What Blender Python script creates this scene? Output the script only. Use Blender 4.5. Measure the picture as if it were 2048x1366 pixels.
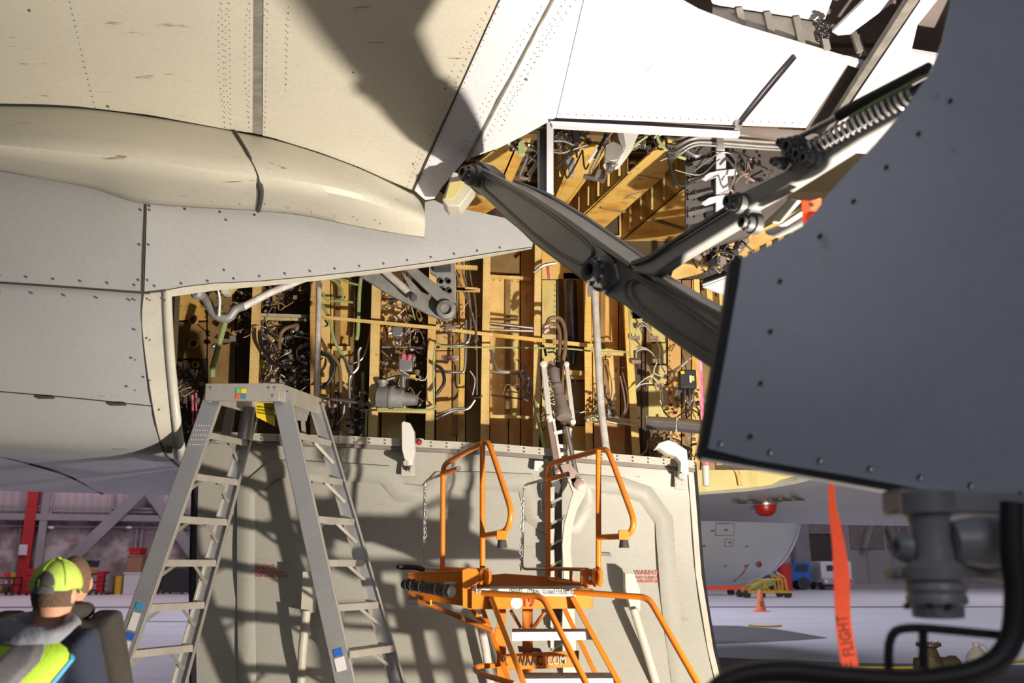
import bpy, bmesh, math, random
from mathutils import Vector as V, Matrix, geometry
S = bpy.context.scene
for o in list(bpy.data.objects): bpy.data.objects.remove(o)
COL = S.collection
PI = math.pi
# ---------------------------------------------------------------- camera, world, lights
F = 1900.0; CH = 1.5
TH = math.atan(448/F)
cam = bpy.data.cameras.new('camera'); co = bpy.data.objects.new('camera', cam); COL.objects.link(co)
co.location = (0, 0, CH); co.rotation_euler = (PI/2+TH, 0, 0)
cam.sensor_width = 36; cam.lens = F*36/2048; cam.clip_start = .05; cam.clip_end = 400
cam.dof.use_dof = True; cam.dof.focus_distance = 8.0; cam.dof.aperture_fstop = 2.0; cam.dof.aperture_blades = 9
S.camera = co
S.view_settings.view_transform = 'Standard'; S.view_settings.look = 'None'
S.view_settings.gamma = 1; S.view_settings.use_curve_mapping = False
S.view_settings.exposure = 0.0
w = bpy.data.worlds.new('hangar_air'); S.world = w; w.use_nodes = True
w.node_tree.nodes['Background'].inputs[0].default_value = (.66, .66, .80, 1)
w.node_tree.nodes['Background'].inputs[1].default_value = .05
def lamp(name, typ, loc, energy, color, size=.1, target=None, **kw):
    d = bpy.data.lights.new(name, typ); d.energy = energy; d.color = color
    if typ == 'AREA': d.size = size
    elif typ != 'SUN': d.shadow_soft_size = size
    for k, v in kw.items(): setattr(d, k, v)
    o = bpy.data.objects.new(name, d); COL.objects.link(o); o.location = loc
    if target is not None: o.rotation_euler = (V(target)-V(loc)).to_track_quat('-Z', 'Y').to_euler()
    return o
# work lamp standing low to the right of the landing gear, hangar bay lamps, and two added fill lamps
lamp('work_light', 'POINT', (2.6, 2.85, .30), 2450, (1, .88, .72), .07)
lamp('bay_or_fill_lamp', 'AREA', (0, 31, 15), 3900, (.86, .84, 1.0), 14, (0, 31, 0))
lamp('bay_or_fill_lamp', 'AREA', (-22, 44, 15), 1500, (1.0, .80, .86), 10, (-18, 46, 0))
lamp('bay_or_fill_lamp', 'AREA', (24, 44, 15), 2100, (.95, .9, 1.0), 12, (22, 50, 0))
lamp('bay_or_fill_lamp', 'AREA', (2.2, -3.2, 4.6), 55, (.9, .93, 1.0), 2.5, (1.6, 2.5, 2.2))  # added fill lamp that brightens the gear door panel
lamp('bay_or_fill_lamp', 'AREA', (-3.5, -3, 7), 45, (.95, .97, 1.0), 4, (-2, 7, 4))  # added front-left fill lamp behind the camera
# ---------------------------------------------------------------- pixel rays -> places in the hangar
ct, st = math.cos(TH), math.sin(TH)
def ray(px, py):
    a = px-1024; b = 683-py
    return V((a, F*ct-b*st, F*st+b*ct))
def P(px, py, Y): d = ray(px, py); return V((0, 0, CH))+d*(Y/d.y)
def Pz(px, py, z): d = ray(px, py); return V((0, 0, CH))+d*((z-CH)/d.z)
def Q(t, Y=None): return P(t[0], t[1], t[2] if len(t) > 2 else Y)
# ---------------------------------------------------------------- materials
MATS = {}
def mat(name, col, rough=.5, metal=0., col2=None, scale=4., amt=.5, bump=0., stretch=(1, 1, 1), spots=None, lo=.4, hi=.65, emit=0, fine=True, bscale=60, coat=0):
    m = bpy.data.materials.new(name); m.use_nodes = True; nt = m.node_tree; N = nt.nodes; L = nt.links
    b = N['Principled BSDF']; b.inputs['Roughness'].default_value = rough; b.inputs['Metallic'].default_value = metal
    b.inputs['Coat Weight'].default_value = coat
    tc = N.new('ShaderNodeTexCoord'); mp = N.new('ShaderNodeMapping'); mp.inputs['Scale'].default_value = stretch
    L.new(tc.outputs['Object'], mp.inputs[0])
    base = N.new('ShaderNodeRGB'); base.outputs[0].default_value = (*col, 1); out = base.outputs[0]
    def layer(c, sc, l, h, a, det=6, src=None):
        nonlocal out
        nz = N.new('ShaderNodeTexNoise'); nz.inputs['Scale'].default_value = sc; nz.inputs['Detail'].default_value = det
        L.new(mp.outputs[0] if src is None else src, nz.inputs['Vector'])
        r = N.new('ShaderNodeMapRange'); r.inputs[1].default_value = l; r.inputs[2].default_value = h; r.inputs[4].default_value = a
        L.new(nz.outputs['Fac'], r.inputs[0])
        mx = N.new('ShaderNodeMixRGB'); mx.inputs[2].default_value = (*c, 1)
        L.new(r.outputs[0], mx.inputs[0]); L.new(out, mx.inputs[1]); out = mx.outputs[0]
    if col2: layer(col2, scale, lo, hi, amt)
    for sp in (spots or []):
        c, sc, l, h, a, strv = sp
        m2 = N.new('ShaderNodeMapping'); m2.inputs['Scale'].default_value = strv; m2.inputs['Rotation'].default_value = (0, 0, 0)
        L.new(tc.outputs['Object'], m2.inputs[0]); layer(c, sc, l, h, a, 3, m2.outputs[0])
    if fine: layer(tuple(x*.82 for x in col), 35, .45, .75, .5)
    L.new(out, b.inputs['Base Color'])
    if bump:
        nz = N.new('ShaderNodeTexNoise'); nz.inputs['Scale'].default_value = bscale; nz.inputs['Detail'].default_value = 3; L.new(mp.outputs[0], nz.inputs['Vector'])
        bp = N.new('ShaderNodeBump'); bp.inputs['Strength'].default_value = bump; bp.inputs['Distance'].default_value = .01
        L.new(nz.outputs['Fac'], bp.inputs['Height']); L.new(bp.outputs[0], b.inputs['Normal'])
    if emit: b.inputs['Emission Color'].default_value = (*col, 1); b.inputs['Emission Strength'].default_value = emit
    MATS[name] = m; return m
M = MATS
streak = [((.20, .12, .04), 2.6, .69, .74, .85, (1, 5, 6)), ((.28, .2, .1), 6, .72, .76, .7, (1, 6, 6))]
mat('cream', (.63, .605, .52), .42, 0, (.57, .55, .48), 1.3, .5, spots=streak)
mat('cream_clean', (.50, .51, .53), .38, 0, (.45, .46, .47), 1.5, .5, spots=[((.3, .25, .18), 5, .76, .78, .5, (1, 4, 4))])
mat('belly', (.33, .34, .38), .3, 0, (.24, .25, .28), 1.2, .6, stretch=(.6, 4, 1))
mat('wing_white', (.76, .76, .84), .5, 0, (.70, .68, .70), 2, .3)
mat('lip', (.62, .60, .53), .3, 0, (.5, .47, .38), 5, .3)
mat('arm_paint', (.27, .27, .27), .4, .1, (.22, .22, .22), 4, .5, bump=.05)
mat('joint', (.07, .06, .055), .8)
mat('gap_grey', (.20, .19, .17), .6, 0, (.35, .33, .3), 4, .6, stretch=(1, 4, 1))
mat('rivet', (.16, .14, .12), .6, .3)
stain = [((.56, .22, .035), 3.2, .50, .66, .75, (1, 1, .35)), ((.30, .16, .05), 7, .60, .72, .7, (1, 1, .5))]
mat('primer', (.84, .55, .13), .5, 0, (.80, .58, .24), 2.2, .6, spots=stain, bump=.1)
mat('primer_pale', (.88, .64, .27), .5, 0, (.66, .50, .16), 3, .6, spots=[((.60, .30, .08), 4, .55, .7, .6, (1, 1, .3)), ((.3, .18, .07), 9, .64, .72, .6, (1, 1, 1))], bump=.1)
mat('primer_orange', (.72, .42, .14), .5, 0, (.70, .46, .2), 2.5, .6, spots=stain, bump=.1)
mat('primer_green', (.68, .60, .24), .5, 0, (.66, .55, .25), 2.5, .6, spots=[((.5, .3, .06), 5, .58, .7, .5, (1, 1, .4))], bump=.1)
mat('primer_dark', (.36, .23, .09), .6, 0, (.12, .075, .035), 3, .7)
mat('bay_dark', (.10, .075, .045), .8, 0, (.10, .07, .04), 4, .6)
mat('door', (.40, .395, .36), .45, 0, (.365, .36, .315), 1.6, .6, spots=[((.27, .25, .2), 3.0, .66, .76, .5, (1, 1, 3)), ((.12, .10, .08), 14, .72, .75, .7, (1, 1, 4))])
mat('door_edge', (.52, .51, .45), .5, 0, (.45, .40, .33), 6, .5)
mat('strut_grey', (.20, .20, .205), .38, .25, (.14, .14, .145), 3, .6, bump=.05)
mat('strut_dark', (.10, .10, .105), .5, .3, (.06, .06, .06), 5, .6)
mat('gear_panel', (.37, .40, .48), .34, 0, (.33, .355, .43), 2, .6, spots=[((.12, .13, .16), 9, .71, .76, .5, (1, 1, 1))])
mat('seal', (.012, .012, .018), .65)
mat('aluminium', (.46, .465, .49), .42, .75, (.42, .41, .40), 5, .6, bump=.04)
mat('aluminium_dull', (.50, .48, .44), .5, .55, (.36, .34, .3), 6, .6, stretch=(1, 1, .3))
mat('casting', (.30, .30, .30), .55, .35, (.5, .5, .5), 6, .6, bump=.12)
mat('steel', (.58, .56, .56), .36, .9, (.4, .38, .38), 9, .5)
mat('dark_steel', (.10, .09, .10), .3, .8, (.05, .05, .05), 6, .5)
mat('pipe_green', (.40, .50, .22), .45, 0, (.28, .34, .15), 9, .5)
mat('hose_black', (.02, .02, .02), .5)
mat('hose_brown', (.24, .14, .08), .5, 0, (.12, .07, .04), 9, .5)
mat('sleeve_white', (.70, .68, .66), .5, 0, (.42, .40, .38), 14, .6, bump=.2)
mat('copper', (.42, .30, .26), .42, .5, (.32, .24, .22), 6, .5)
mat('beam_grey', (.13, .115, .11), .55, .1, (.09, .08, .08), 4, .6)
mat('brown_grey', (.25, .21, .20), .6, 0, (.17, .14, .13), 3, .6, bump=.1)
mat('white', (.68, .67, .65), .5, fine=False)
mat('orange', (.66, .19, .012), .38, 0, (.55, .145, .012), 5, .4, spots=[((.35, .14, .04), 13, .68, .74, .6, (1, 1, 1))], coat=.2)
mat('orange_worn', (.50, .15, .03), .5, 0, (.3, .09, .03), 8, .6)
mat('grip', (.42, .36, .35), .6, .3, (.16, .12, .11), 38, .9, lo=.47, hi=.53, stretch=(1, 1.6, 1), bump=.5)
mat('nosing', (.80, .79, .74), .35, .3, (.7, .68, .6), 6, .3)
mat('rubber', (.03, .03, .032), .7)
mat('tarp', (.02, .02, .022), .55, bump=.6, bscale=12)
mat('red', (.60, .025, .03), .45, 0, (.4, .02, .025), 5, .4)
mat('red_text', (.50, .06, .05), .7, fine=False)
mat('dark_text', (.03, .03, .03), .7, fine=False)
mat('blue', (.02, .10, .42), .4); mat('yellow', (.80, .60, .02), .5); mat('cart_yellow', (.62, .36, .02), .5, 0, (.35, .2, .03), 8, .5)
mat('green_label', (.12, .50, .16), .6); mat('sky_label', (.03, .22, .42), .6); mat('red_label', (.7, .12, .06), .6)
mat('ribbon', (.90, .085, .02), .55, 0, (.75, .06, .015), 6, .4)
mat('ribbon_text', (.16, .02, .01), .7, fine=False)
mat('pink', (.62, .10, .20), .6, 0, (.75, .4, .45), 22, .6)
mat('floor', (.60, .59, .64), .42, 0, (.50, .49, .53), .45, .6, stretch=(.5, 2.2, 1), spots=[((.40, .39, .42), 1.6, .55, .68, .5, (.35, 2.5, 1))])
mat('dark_floor_patch', (.075, .075, .075), .7, 0, (.05, .05, .05), 1, .5)
mat('floor_line', (.10, .10, .11), .7)
mat('wall_cream', (.46, .39, .40), .85, 0, (.36, .29, .31), .5, .6)
mat('wall_brick', (.27, .20, .20), .9, 0, (.52, .46, .46), .9, .95, spots=[((.13, .09, .09), .7, .56, .64, .6, (1, 1, 1)), ((.5, .45, .46), 1.5, .58, .66, .6, (1, 1, .8))], lo=.45, hi=.6)
mat('wall_grey', (.36, .34, .35), .85, 0, (.30, .28, .28), .3, .5)
mat('wall_dark', (.07, .055, .05), .9, 0, (.1, .08, .07), .5, .5)
mat('steel_paint', (.24, .22, .24), .7, 0, (.32, .28, .3), 1, .5)
mat('cardboard', (.28, .14, .08), .8); mat('box_white', (.55, .53, .55), .7); mat('red_paint', (.42, .015, .02), .6, 0, (.3, .012, .015), 2, .5)
mat('fluo', (.36, .58, .03), .7, 0, (.30, .48, .03), 30, .6, bump=.4, bscale=160)
mat('cap_mesh', (.40, .56, .09), .8, 0, (.28, .40, .07), 160, .8, bump=.5, bscale=200)
mat('cap_dark', (.055, .05, .05), .8); mat('reflective', (.20, .19, .21), .5, 0, (.26, .25, .27), 60, .6)
mat('navy', (.010, .015, .036), .9, 0, (.007, .011, .026), 8, .6, bump=.5, bscale=26)
mat('hood_grey', (.17, .18, .22), .9, 0, (.16, .165, .2), 8, .6, bump=.4, bscale=30)
mat('olive', (.020, .017, .013), .9, 0, (.03, .025, .02), 7, .6, bump=.5, bscale=20)
mat('skin', (.42, .21, .14), .6, 0, (.34, .16, .11), 14, .4); mat('hair', (.06, .035, .022), .8, 0, (.12, .07, .04), 70, .6, bump=.8, bscale=150)
mat('hair_light', (.11, .06, .04), .8, 0, (.17, .10, .07), 70, .6, bump=.8, bscale=150)
mat('jeans', (.04, .06, .10), .85); mat('cone', (.85, .22, .10), .6, 0, (.75, .16, .08), 8, .4)
mat('nacelle', (.68, .73, .82), .35, 0, (.60, .65, .74), .7, .5, fine=False); mat('nacelle_lip', (.62, .62, .66), .3, .6)
mat('bronze', (.12, .095, .055), .6, .4, (.2, .17, .11), 14, .6, bump=.3)
mat('jug', (.62, .62, .55), .4, 0, (.5, .5, .43), 8, .4)
mat('gear_paint', (.34, .34, .37), .4, .1, (.2, .2, .22), 5, .6, bump=.08)
mat('beacon', (.28, .01, .012), .4)
gm = bpy.data.materials.new('window_glass'); gm.use_nodes = True; gb = gm.node_tree.nodes['Principled BSDF']
gb.inputs['Base Color'].default_value = (.05, .055, .06, 1); gb.inputs['Roughness'].default_value = .1; M['glass'] = gm
# ---------------------------------------------------------------- mesh building
class MB:
    def __init__(s): s.v = []; s.f = []; s.sm = []
    def add(s, vs, fs, smooth=False):
        n = len(s.v); s.v += [V(p) for p in vs]; s.f += [tuple(i+n for i in f) for f in fs]; s.sm += [smooth]*len(fs); return s
    def hexa(s, a, b):   # two quads
        return s.add(list(a)+list(b), [(0, 3, 2, 1), (4, 5, 6, 7), (0, 1, 5, 4), (1, 2, 6, 5), (2, 3, 7, 6), (3, 0, 4, 7)])
    def box(s, c, d, rz=0, rx=0, ry=0):
        R = Matrix.Rotation(rz, 3, 'Z') @ Matrix.Rotation(ry, 3, 'Y') @ Matrix.Rotation(rx, 3, 'X'); c = V(c)
        x, y, z = d[0]/2, d[1]/2, d[2]/2
        q = lambda zz: [c+R@V((a*x, b*y, zz)) for a, b in ((-1, -1), (1, -1), (1, 1), (-1, 1))]
        return s.hexa(q(-z), q(z))
    def bar(s, p0, p1, w, h, up=(0, 0, 1), w1=None, h1=None):
        p0, p1 = V(p0), V(p1); d = (p1-p0).normalized(); u = V(up)
        x = d.cross(u)
        if x.length < 1e-4: x = d.cross(V((0, 1, 0)))
        x.normalize(); u = x.cross(d).normalized(); w1 = w if w1 is None else w1; h1 = h if h1 is None else h1
        q = lambda p, w, h: [p+x*(a*w/2)+u*(b*h/2) for a, b in ((-1, -1), (1, -1), (1, 1), (-1, 1))]
        return s.hexa(q(p0, w, h), q(p1, w1, h1))
    def tube(s, pts, r, n=8, smooth=0, cap=True, radii=None):
        pts = [V(p) for p in pts]
        if smooth: pts, rr = spline(pts, smooth), None
        N_ = len(pts); R = [r]*N_ if radii is None else [radii[0]+(radii[1]-radii[0])*i/(N_-1) for i in range(N_)] if len(radii) != N_ else radii
        t0 = (pts[1]-pts[0]).normalized(); x = t0.orthogonal().normalized(); vs = []; fs = []
        for i, p in enumerate(pts):
            a = (p-pts[i-1]).normalized() if i else t0; b = (pts[i+1]-p).normalized() if i < N_-1 else a
            t = (a+b); t = t.normalized() if t.length > 1e-6 else a
            x = (x-t*x.dot(t)).normalized(); y = t.cross(x); k = 1/max(.5, (a.dot(t)))
            for j in range(n):
                an = 2*PI*j/n; vs.append(p+(x*math.cos(an)+y*math.sin(an))*R[i]*k)
        for i in range(N_-1):
            for j in range(n): fs.append((i*n+j, i*n+(j+1) % n, (i+1)*n+(j+1) % n, (i+1)*n+j))
        s.add(vs, fs, True)
        if cap:
            s.add(vs[:n], [tuple(range(n))[::-1]]); s.add(vs[-n:], [tuple(range(n))])
        return s
    def lathe(s, c, axis, prof, n=20, smooth=True):   # prof: (distance along axis, radius)
        c = V(c); a = V(axis).normalized(); x = a.orthogonal().normalized(); y = a.cross(x); vs = []; fs = []
        for (t, r) in prof:
            for j in range(n): an = 2*PI*j/n; vs.append(c+a*t+(x*math.cos(an)+y*math.sin(an))*max(r, 1e-4))
        m = len(prof)
        for i in range(m-1):
            flat = not smooth
            for j in range(n): fs.append((i*n+j, i*n+(j+1) % n, (i+1)*n+(j+1) % n, (i+1)*n+j))
        s.add(vs, fs, smooth); s.add(vs[:n], [tuple(range(n))[::-1]]); s.add(vs[-n:], [tuple(range(n))]); return s
    def prism(s, pts, ext):
        pts = [V(p) for p in pts]; e = V(ext); n = len(pts)
        return s.add(pts+[p+e for p in pts], [tuple(range(n))[::-1], tuple(range(n, 2*n))]+[(i, (i+1) % n, n+(i+1) % n, n+i) for i in range(n)])
    def grid(s, rows, thick=None, smooth=True):
        m, n = len(rows), len(rows[0]); vs = [V(p) for r in rows for p in r]
        fs = [(i*n+j, i*n+j+1, (i+1)*n+j+1, (i+1)*n+j) for i in range(m-1) for j in range(n-1)]
        if thick is None: return s.add(vs, fs, smooth)
        e = V(thick); k = len(vs); s.add(vs, fs, smooth); b = [v+e for v in vs]; s.add(b, [f[::-1] for f in fs], smooth)
        rim = [j for j in range(n)]+[i*n+n-1 for i in range(1, m)]+[(m-1)*n+j for j in range(n-2, -1, -1)]+[i*n for i in range(m-2, 0, -1)]
        q = len(rim); return s.add([vs[i] for i in rim]+[b[i] for i in rim], [(i, (i+1) % q, q+(i+1) % q, q+i) for i in range(q)])
    def ball(s, c, r, n=12, m=8, sc=(1, 1, 1)):
        c = V(c); vs = []; fs = []
        for i in range(m+1):
            a = PI*i/m
            for j in range(n): b = 2*PI*j/n; vs.append(c+V((r*sc[0]*math.sin(a)*math.cos(b), r*sc[1]*math.sin(a)*math.sin(b), r*sc[2]*math.cos(a))))
        for i in range(m):
            for j in range(n): fs.append((i*n+j, i*n+(j+1) % n, (i+1)*n+(j+1) % n, (i+1)*n+j))
        return s.add(vs, fs, True)
def spline(pts, k=6):
    pts = [V(p) for p in pts]; out = []; n = len(pts)
    for i in range(n-1):
        p0 = pts[max(i-1, 0)]; p1 = pts[i]; p2 = pts[i+1]; p3 = pts[min(i+2, n-1)]
        for j in range(k):
            t = j/k; out.append(.5*((2*p1)+(p2-p0)*t+(2*p0-5*p1+4*p2-p3)*t*t+(3*p1-p0-3*p2+p3)*t**3))
    out.append(pts[-1]); return out
def rounded(pts, r=.05, k=4):   # a polyline with its corners rounded off
    pts = [V(p) for p in pts]; out = [pts[0]]
    for i in range(1, len(pts)-1):
        a, b, c = pts[i-1], pts[i], pts[i+1]; d1 = min(r, (a-b).length*.45); d2 = min(r, (c-b).length*.45)
        s_, e_ = b+(a-b).normalized()*d1, b+(c-b).normalized()*d2
        for j in range(k+1): t = j/k; out.append(s_*(1-t)**2+b*2*t*(1-t)+e_*t*t)
    out.append(pts[-1]); return out
def resample(poly, n):
    poly = [V(p) for p in poly]; L = [0]
    for i in range(1, len(poly)): L.append(L[-1]+(poly[i]-poly[i-1]).length)
    out = []
    for k in range(n):
        t = L[-1]*k/(n-1); i = 1
        while i < len(L)-1 and L[i] < t: i += 1
        u = 0 if L[i] == L[i-1] else (t-L[i-1])/(L[i]-L[i-1]); out.append(poly[i-1].lerp(poly[i], min(1, max(0, u))))
    return out
def root(name, loc, label, cat, group=None):
    o = bpy.data.objects.new(name, None); COL.objects.link(o); o.location = loc; o.empty_display_size = .2
    o['label'] = label; o['category'] = cat
    if group: o['group'] = group
    return o
WM = {}
def obj(name, mb, m, parent=None, label=None, kind=None, bevel=0, recalc=True, cat=None, group=None):
    me = bpy.data.meshes.new(name)
    if mb.v:
        lo = V((min(v.x for v in mb.v), min(v.y for v in mb.v), min(v.z for v in mb.v))); hi = V((max(v.x for v in mb.v), max(v.y for v in mb.v), max(v.z for v in mb.v)))
    c = V((0, 0, 0))
    me.from_pydata([tuple(v-c) for v in mb.v], [], mb.f); me.polygons.foreach_set('use_smooth', mb.sm)
    if recalc:
        bm = bmesh.new(); bm.from_mesh(me); bmesh.ops.remove_doubles(bm, verts=bm.verts, dist=1e-6); bmesh.ops.recalc_face_normals(bm, faces=bm.faces); bm.to_mesh(me); bm.free()
        me.set_sharp_from_angle(angle=math.radians(40))
    me.materials.append(M[m] if isinstance(m, str) else m)
    o = bpy.data.objects.new(name, me); COL.objects.link(o); place(o, parent)
    if label: o['label'] = label
    if kind: o['kind'] = kind
    if cat: o['category'] = cat
    if group: o['group'] = group
    if bevel: b = o.modifiers.new('edge', 'BEVEL'); b.width = bevel; b.segments = 2; b.limit_method = 'ANGLE'
    return o
def wloc(o):
    l = V((0, 0, 0))
    while o is not None: l = l+o.location; o = o.parent
    return l
def place(o, parent):
    if parent is not None: o.parent = parent; o.location = -wloc(parent)
def group_part(name, parent, label=None):
    o = bpy.data.objects.new(name, None); COL.objects.link(o); o.empty_display_size = .1
    o.parent = parent; o.location = -wloc(parent)
    if label: o['label'] = label
    return o
def text(name, body, size, pos, xdir, up, m, parent=None, label=None, align='LEFT', bold=0, sx=1, ext=.0008):
    c = bpy.data.curves.new(name, 'FONT'); c.body = body; c.size = size; c.extrude = ext; c.align_x = align; c.offset = bold; c.resolution_u = 2
    tmp = bpy.data.objects.new(name, c); me = bpy.data.meshes.new_from_object(tmp); bpy.data.objects.remove(tmp)
    x = V(xdir).normalized(); z = x.cross(V(up)).normalized(); y = z.cross(x)
    me.transform(Matrix.Translation(V(pos)) @ Matrix((x*sx, y, z)).transposed().to_4x4())
    me.materials.clear(); me.materials.append(M[m]); o = bpy.data.objects.new(name, me); COL.objects.link(o); place(o, parent)
    if label: o['label'] = label
    return o
# ================================================================ SETTING
def struct(name, mb, m, parent=None): return obj(name, mb, m, parent, kind='structure')
struct('floor', MB().grid([[V((x, y, 0)) for x in (-60, -20, 0, 20, 70)] for y in (-12, 5, 20, 40, 75)], smooth=False), 'floor')
A = Pz(-200, 1190.5, 0); B = Pz(2250, 1170, 0); wd = (B-A).normalized(); wn = V((wd.y, -wd.x, 0))   # wn faces the camera
def W(px, z=0, off=0):   # a point on the back wall in the pixel column px (at floor level)
    d = ray(px, 1186); d.z = 0; o = V((0, 0, 0)); t = (A-o).dot(wn)/d.dot(wn); p = d*t; p.z = z; return p+wn*off
def wz(py, px):  # height on the wall seen at py
    d = ray(px, py); t = (A).dot(wn)/V((d.x, d.y, 0)).dot(wn); return CH+d.z*t
wl = struct('wall_back', MB().prism([W(-900), W(3000), W(3000, 16), W(-900, 16)], -wn*.3), 'wall_grey')
zb = wz(1035, 100)
struct('masonry_panel', MB().prism([W(-900, 0, .02), W(700, 0, .02), W(700, zb, .02), W(-900, zb, .02)], wn*.1), 'wall_brick', wl)
struct('cladding_panel', MB().prism([W(-900, zb, .02), W(700, zb, .02), W(700, 14, .02), W(-900, 14, .02)], wn*.06), 'wall_cream', wl)
m = MB()
for i in range(60):
    px = -300+i*16; m.bar(W(px, zb+.1, .12), W(px, 12, .12), .08, .05, wn)
struct('cladding_rib', m, 'wall_cream', wl)
tn = 0
def trim(mb, m, nm=None):
    global tn; tn += 1; return struct('trim_%d' % tn, mb, m)
trim(MB().bar(W(-300, zb, .5), W(500, zb, .5), .5, .35), 'steel_paint')
trim(MB().bar(W(-300, wz(1015, 100), .4), W(500, wz(1015, 100), .4), .12, .12), 'steel_paint')
trim(MB().bar(W(-300, wz(1022, 100), .4), W(500, wz(1022, 100), .4), .1, .10), 'steel_paint')
trim(MB().tube([W(-300, wz(1053, 100), .4), W(500, wz(1053, 100), .4)], .05, 6), 'steel_paint')
# red fire column, grey steel column, diagonal braces, conduits
trim(MB().prism([W(32, 0, .3), W(56, 0, .3), W(64, 12, .3), W(46, 12, .3)], wn*.5), 'red_paint')
trim(MB().box(W(42, wz(1100, 42), .95), (.4, .03, .55), rz=math.atan2(wd.y, wd.x)), 'box_white')
trim(MB().bar(W(72, 0, .5), W(80, 12, .5), .38, .45, wn), 'steel_paint')
trim(MB().bar(W(82, 4, .3), W(84, 12, .3), .25, .3, wn), 'wall_cream')
def brace(p, q, wdt=.55): return trim(MB().bar(W(p[0], wz(p[1], p[0]), .7), W(q[0], wz(q[1], q[0]), .7), wdt, .3, wn), 'steel_paint')
brace((130, 1128), (275, 975), .6); brace((275, 975), (405, 1140), .6)
for px, a, b in ((28, 1035, 1180), (263, 1050, 1110), (274, 1050, 1110), (210, 985, 1035)):
    trim(MB().bar(W(px, wz(b, px), .3), W(px, wz(a, px), .3), .1, .1, wn), 'steel_paint')
for i, (px, h) in enumerate(((90, .5), (195, .4), (247, .4))):
    trim(MB().ball(W(px, wz(1056, px), .5), .14, 10, 6, (1.3, 1, .6)), 'white')
# right part of the hangar wall: dark doorway, posts, braces behind the windows band
def wpoly(pts, off, m, th=.1, parent=None): return struct('wall_panel', MB().prism([W(a, max(0, wz(b, a)), off) for a, b in pts], wn*th), m, wl)
wpoly([(1612, 1000), (1692, 1000), (1692, 1187), (1612, 1187)], .02, 'wall_dark')
wpoly([(1612, 1000), (1692, 1000), (1692, 1068), (1612, 1068)], .15, 'brown_grey')
wpoly([(1585, 985), (1612, 985), (1616, 1187), (1585, 1187)], .3, 'steel_paint', .4)
for x0, x1 in ((1708, 1738), (1742, 1775), (1782, 1806), (1812, 1860), (1868, 1910), (1918, 1960)):
    wpoly([(x0, 1050), (x1, 1050), (x1, 1098), (x0, 1098)], .02, 'brown_grey')
brace((1722, 1098), (1740, 1050), .3); brace((1790, 1098), (1775, 1050), .3)
trim(MB().bar(W(1690, 5.2, .2), W(2400, 5.2, .2), .2, .2), 'wall_grey')
trim(MB().bar(W(1692, .1, .2), W(2400, .1, .2), .25, .3), 'wall_cream')
for px in (1740, 1790, 1850, 1930): trim(MB().bar(W(px, 0, .1), W(px, wz(1100, px), .1), .08, .1, wn), 'wall_grey')
# floor marks
m = MB()
fl = lambda a, b: Pz(a, b, .004)
trim(MB().prism([fl(-200, 1213.5), fl(2300, 1212.5), fl(2300, 1214.5), fl(-200, 1216)], (0, 0, .004)), 'floor_line')
trim(MB().prism([fl(-200, 1240), fl(460, 1243), fl(460, 1244), fl(-200, 1241.3)], (0, 0, .004)), 'floor_line')
# darker patch of the floor with a pale tongue
p = MB().prism([fl(x, y) for x, y in ((1380, 1249), (1420, 1251), (1480, 1252), (1545, 1257), (1600, 1266), (1655, 1276), (1600, 1280), (1520, 1284), (1440, 1287), (1380, 1287))], (0, 0, .003))
trim(p, 'dark_floor_patch')
trim(MB().prism([fl(x, y) for x, y in ((1380, 1312), (1500, 1318), (1700, 1326), (2048, 1330), (2300, 1500), (1300, 1500))], (0, 0, .003)), 'dark_floor_patch')
trim(MB().prism([V((-9, -6, .005)), V((9, -6, .005)), V((9, 11.6, .005)), V((-9, 11.6, .005))], (0, 0, .004)), 'dark_floor_patch')  # unseen dark sheet added to cut light bouncing off the near floor
# lighter strip ring = pit cover
def floor_thing(name, label, cat): return root(name, (0, 0, 0), label, cat)
c = Pz(1530, 1252, .004)
r = root('pit_cover', c, 'small round pit cover with a pale orange rim set in the hangar floor', 'floor cover')
obj('rim', MB().lathe(c, (0, 0, 1), [(0, .42), (.03, .42), (.03, .34), (0, .34)], 24), 'cart_yellow', r)
obj('cover_plate', MB().lathe(c, (0, 0, 1), [(0, .33), (.03, .33)], 24), 'nosing', r)

# ---------------- far equipment
R_ = random.Random(4)
def wheelset(parent, pts, r, wdt=.08, axis=(1, 0, 0), name='wheel'):
    for p in pts: obj(name, MB().lathe(V(p)-V(axis)*wdt/2, axis, [(0, r*.5), (0, r), (wdt, r), (wdt, r*.5)], 14), 'rubber', parent)
# utility van seen from behind
c = Pz(1676, 1180, 0); k = c.y*1.0/F*ct
def sc(Y): return (Y*ct+(0-CH)*st)/F   # metres per pixel at floor depth Y
s = sc(c.y); r = root('utility_van', c, 'white boxy utility van with a dark window, parked by the hangar wall', 'van')
wv, hv = 62*s, 56*s
obj('body', MB().box(c+V((0, 1.6, .45+(hv-.45)/2)), (wv, 3.2, hv-.45)), 'box_white', r, bevel=.08)
obj('window', MB().box(c+V((.02, -.01, hv*.76)), (wv*.66, .05, hv*.2)), 'glass', r)
obj('door_handle', MB().box(c+V((0, -.04, hv*.59)), (.3, .05, .08)), 'dark_steel', r)
obj('bumper', MB().box(c+V((0, -.12, hv*.3)), (wv*.98, .25, hv*.2)), 'wall_grey', r, bevel=.03)
for q in (-1, 1): obj('tail_light', MB().lathe(c+V((q*wv*.4, -.28, hv*.3)), (0, 1, 0), [(0, .1), (.05, .1)], 10), 'white' if q < 0 else 'red', r)
obj('roof_light', MB().ball(c+V((0, .3, hv+.03)), .1, 8, 6), 'cart_yellow', r)
wheelset(r, [c+V((q*wv*.4, yy, .32)) for q in (-1, 1) for yy in (.7, 2.6)], .32, .2)
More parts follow.
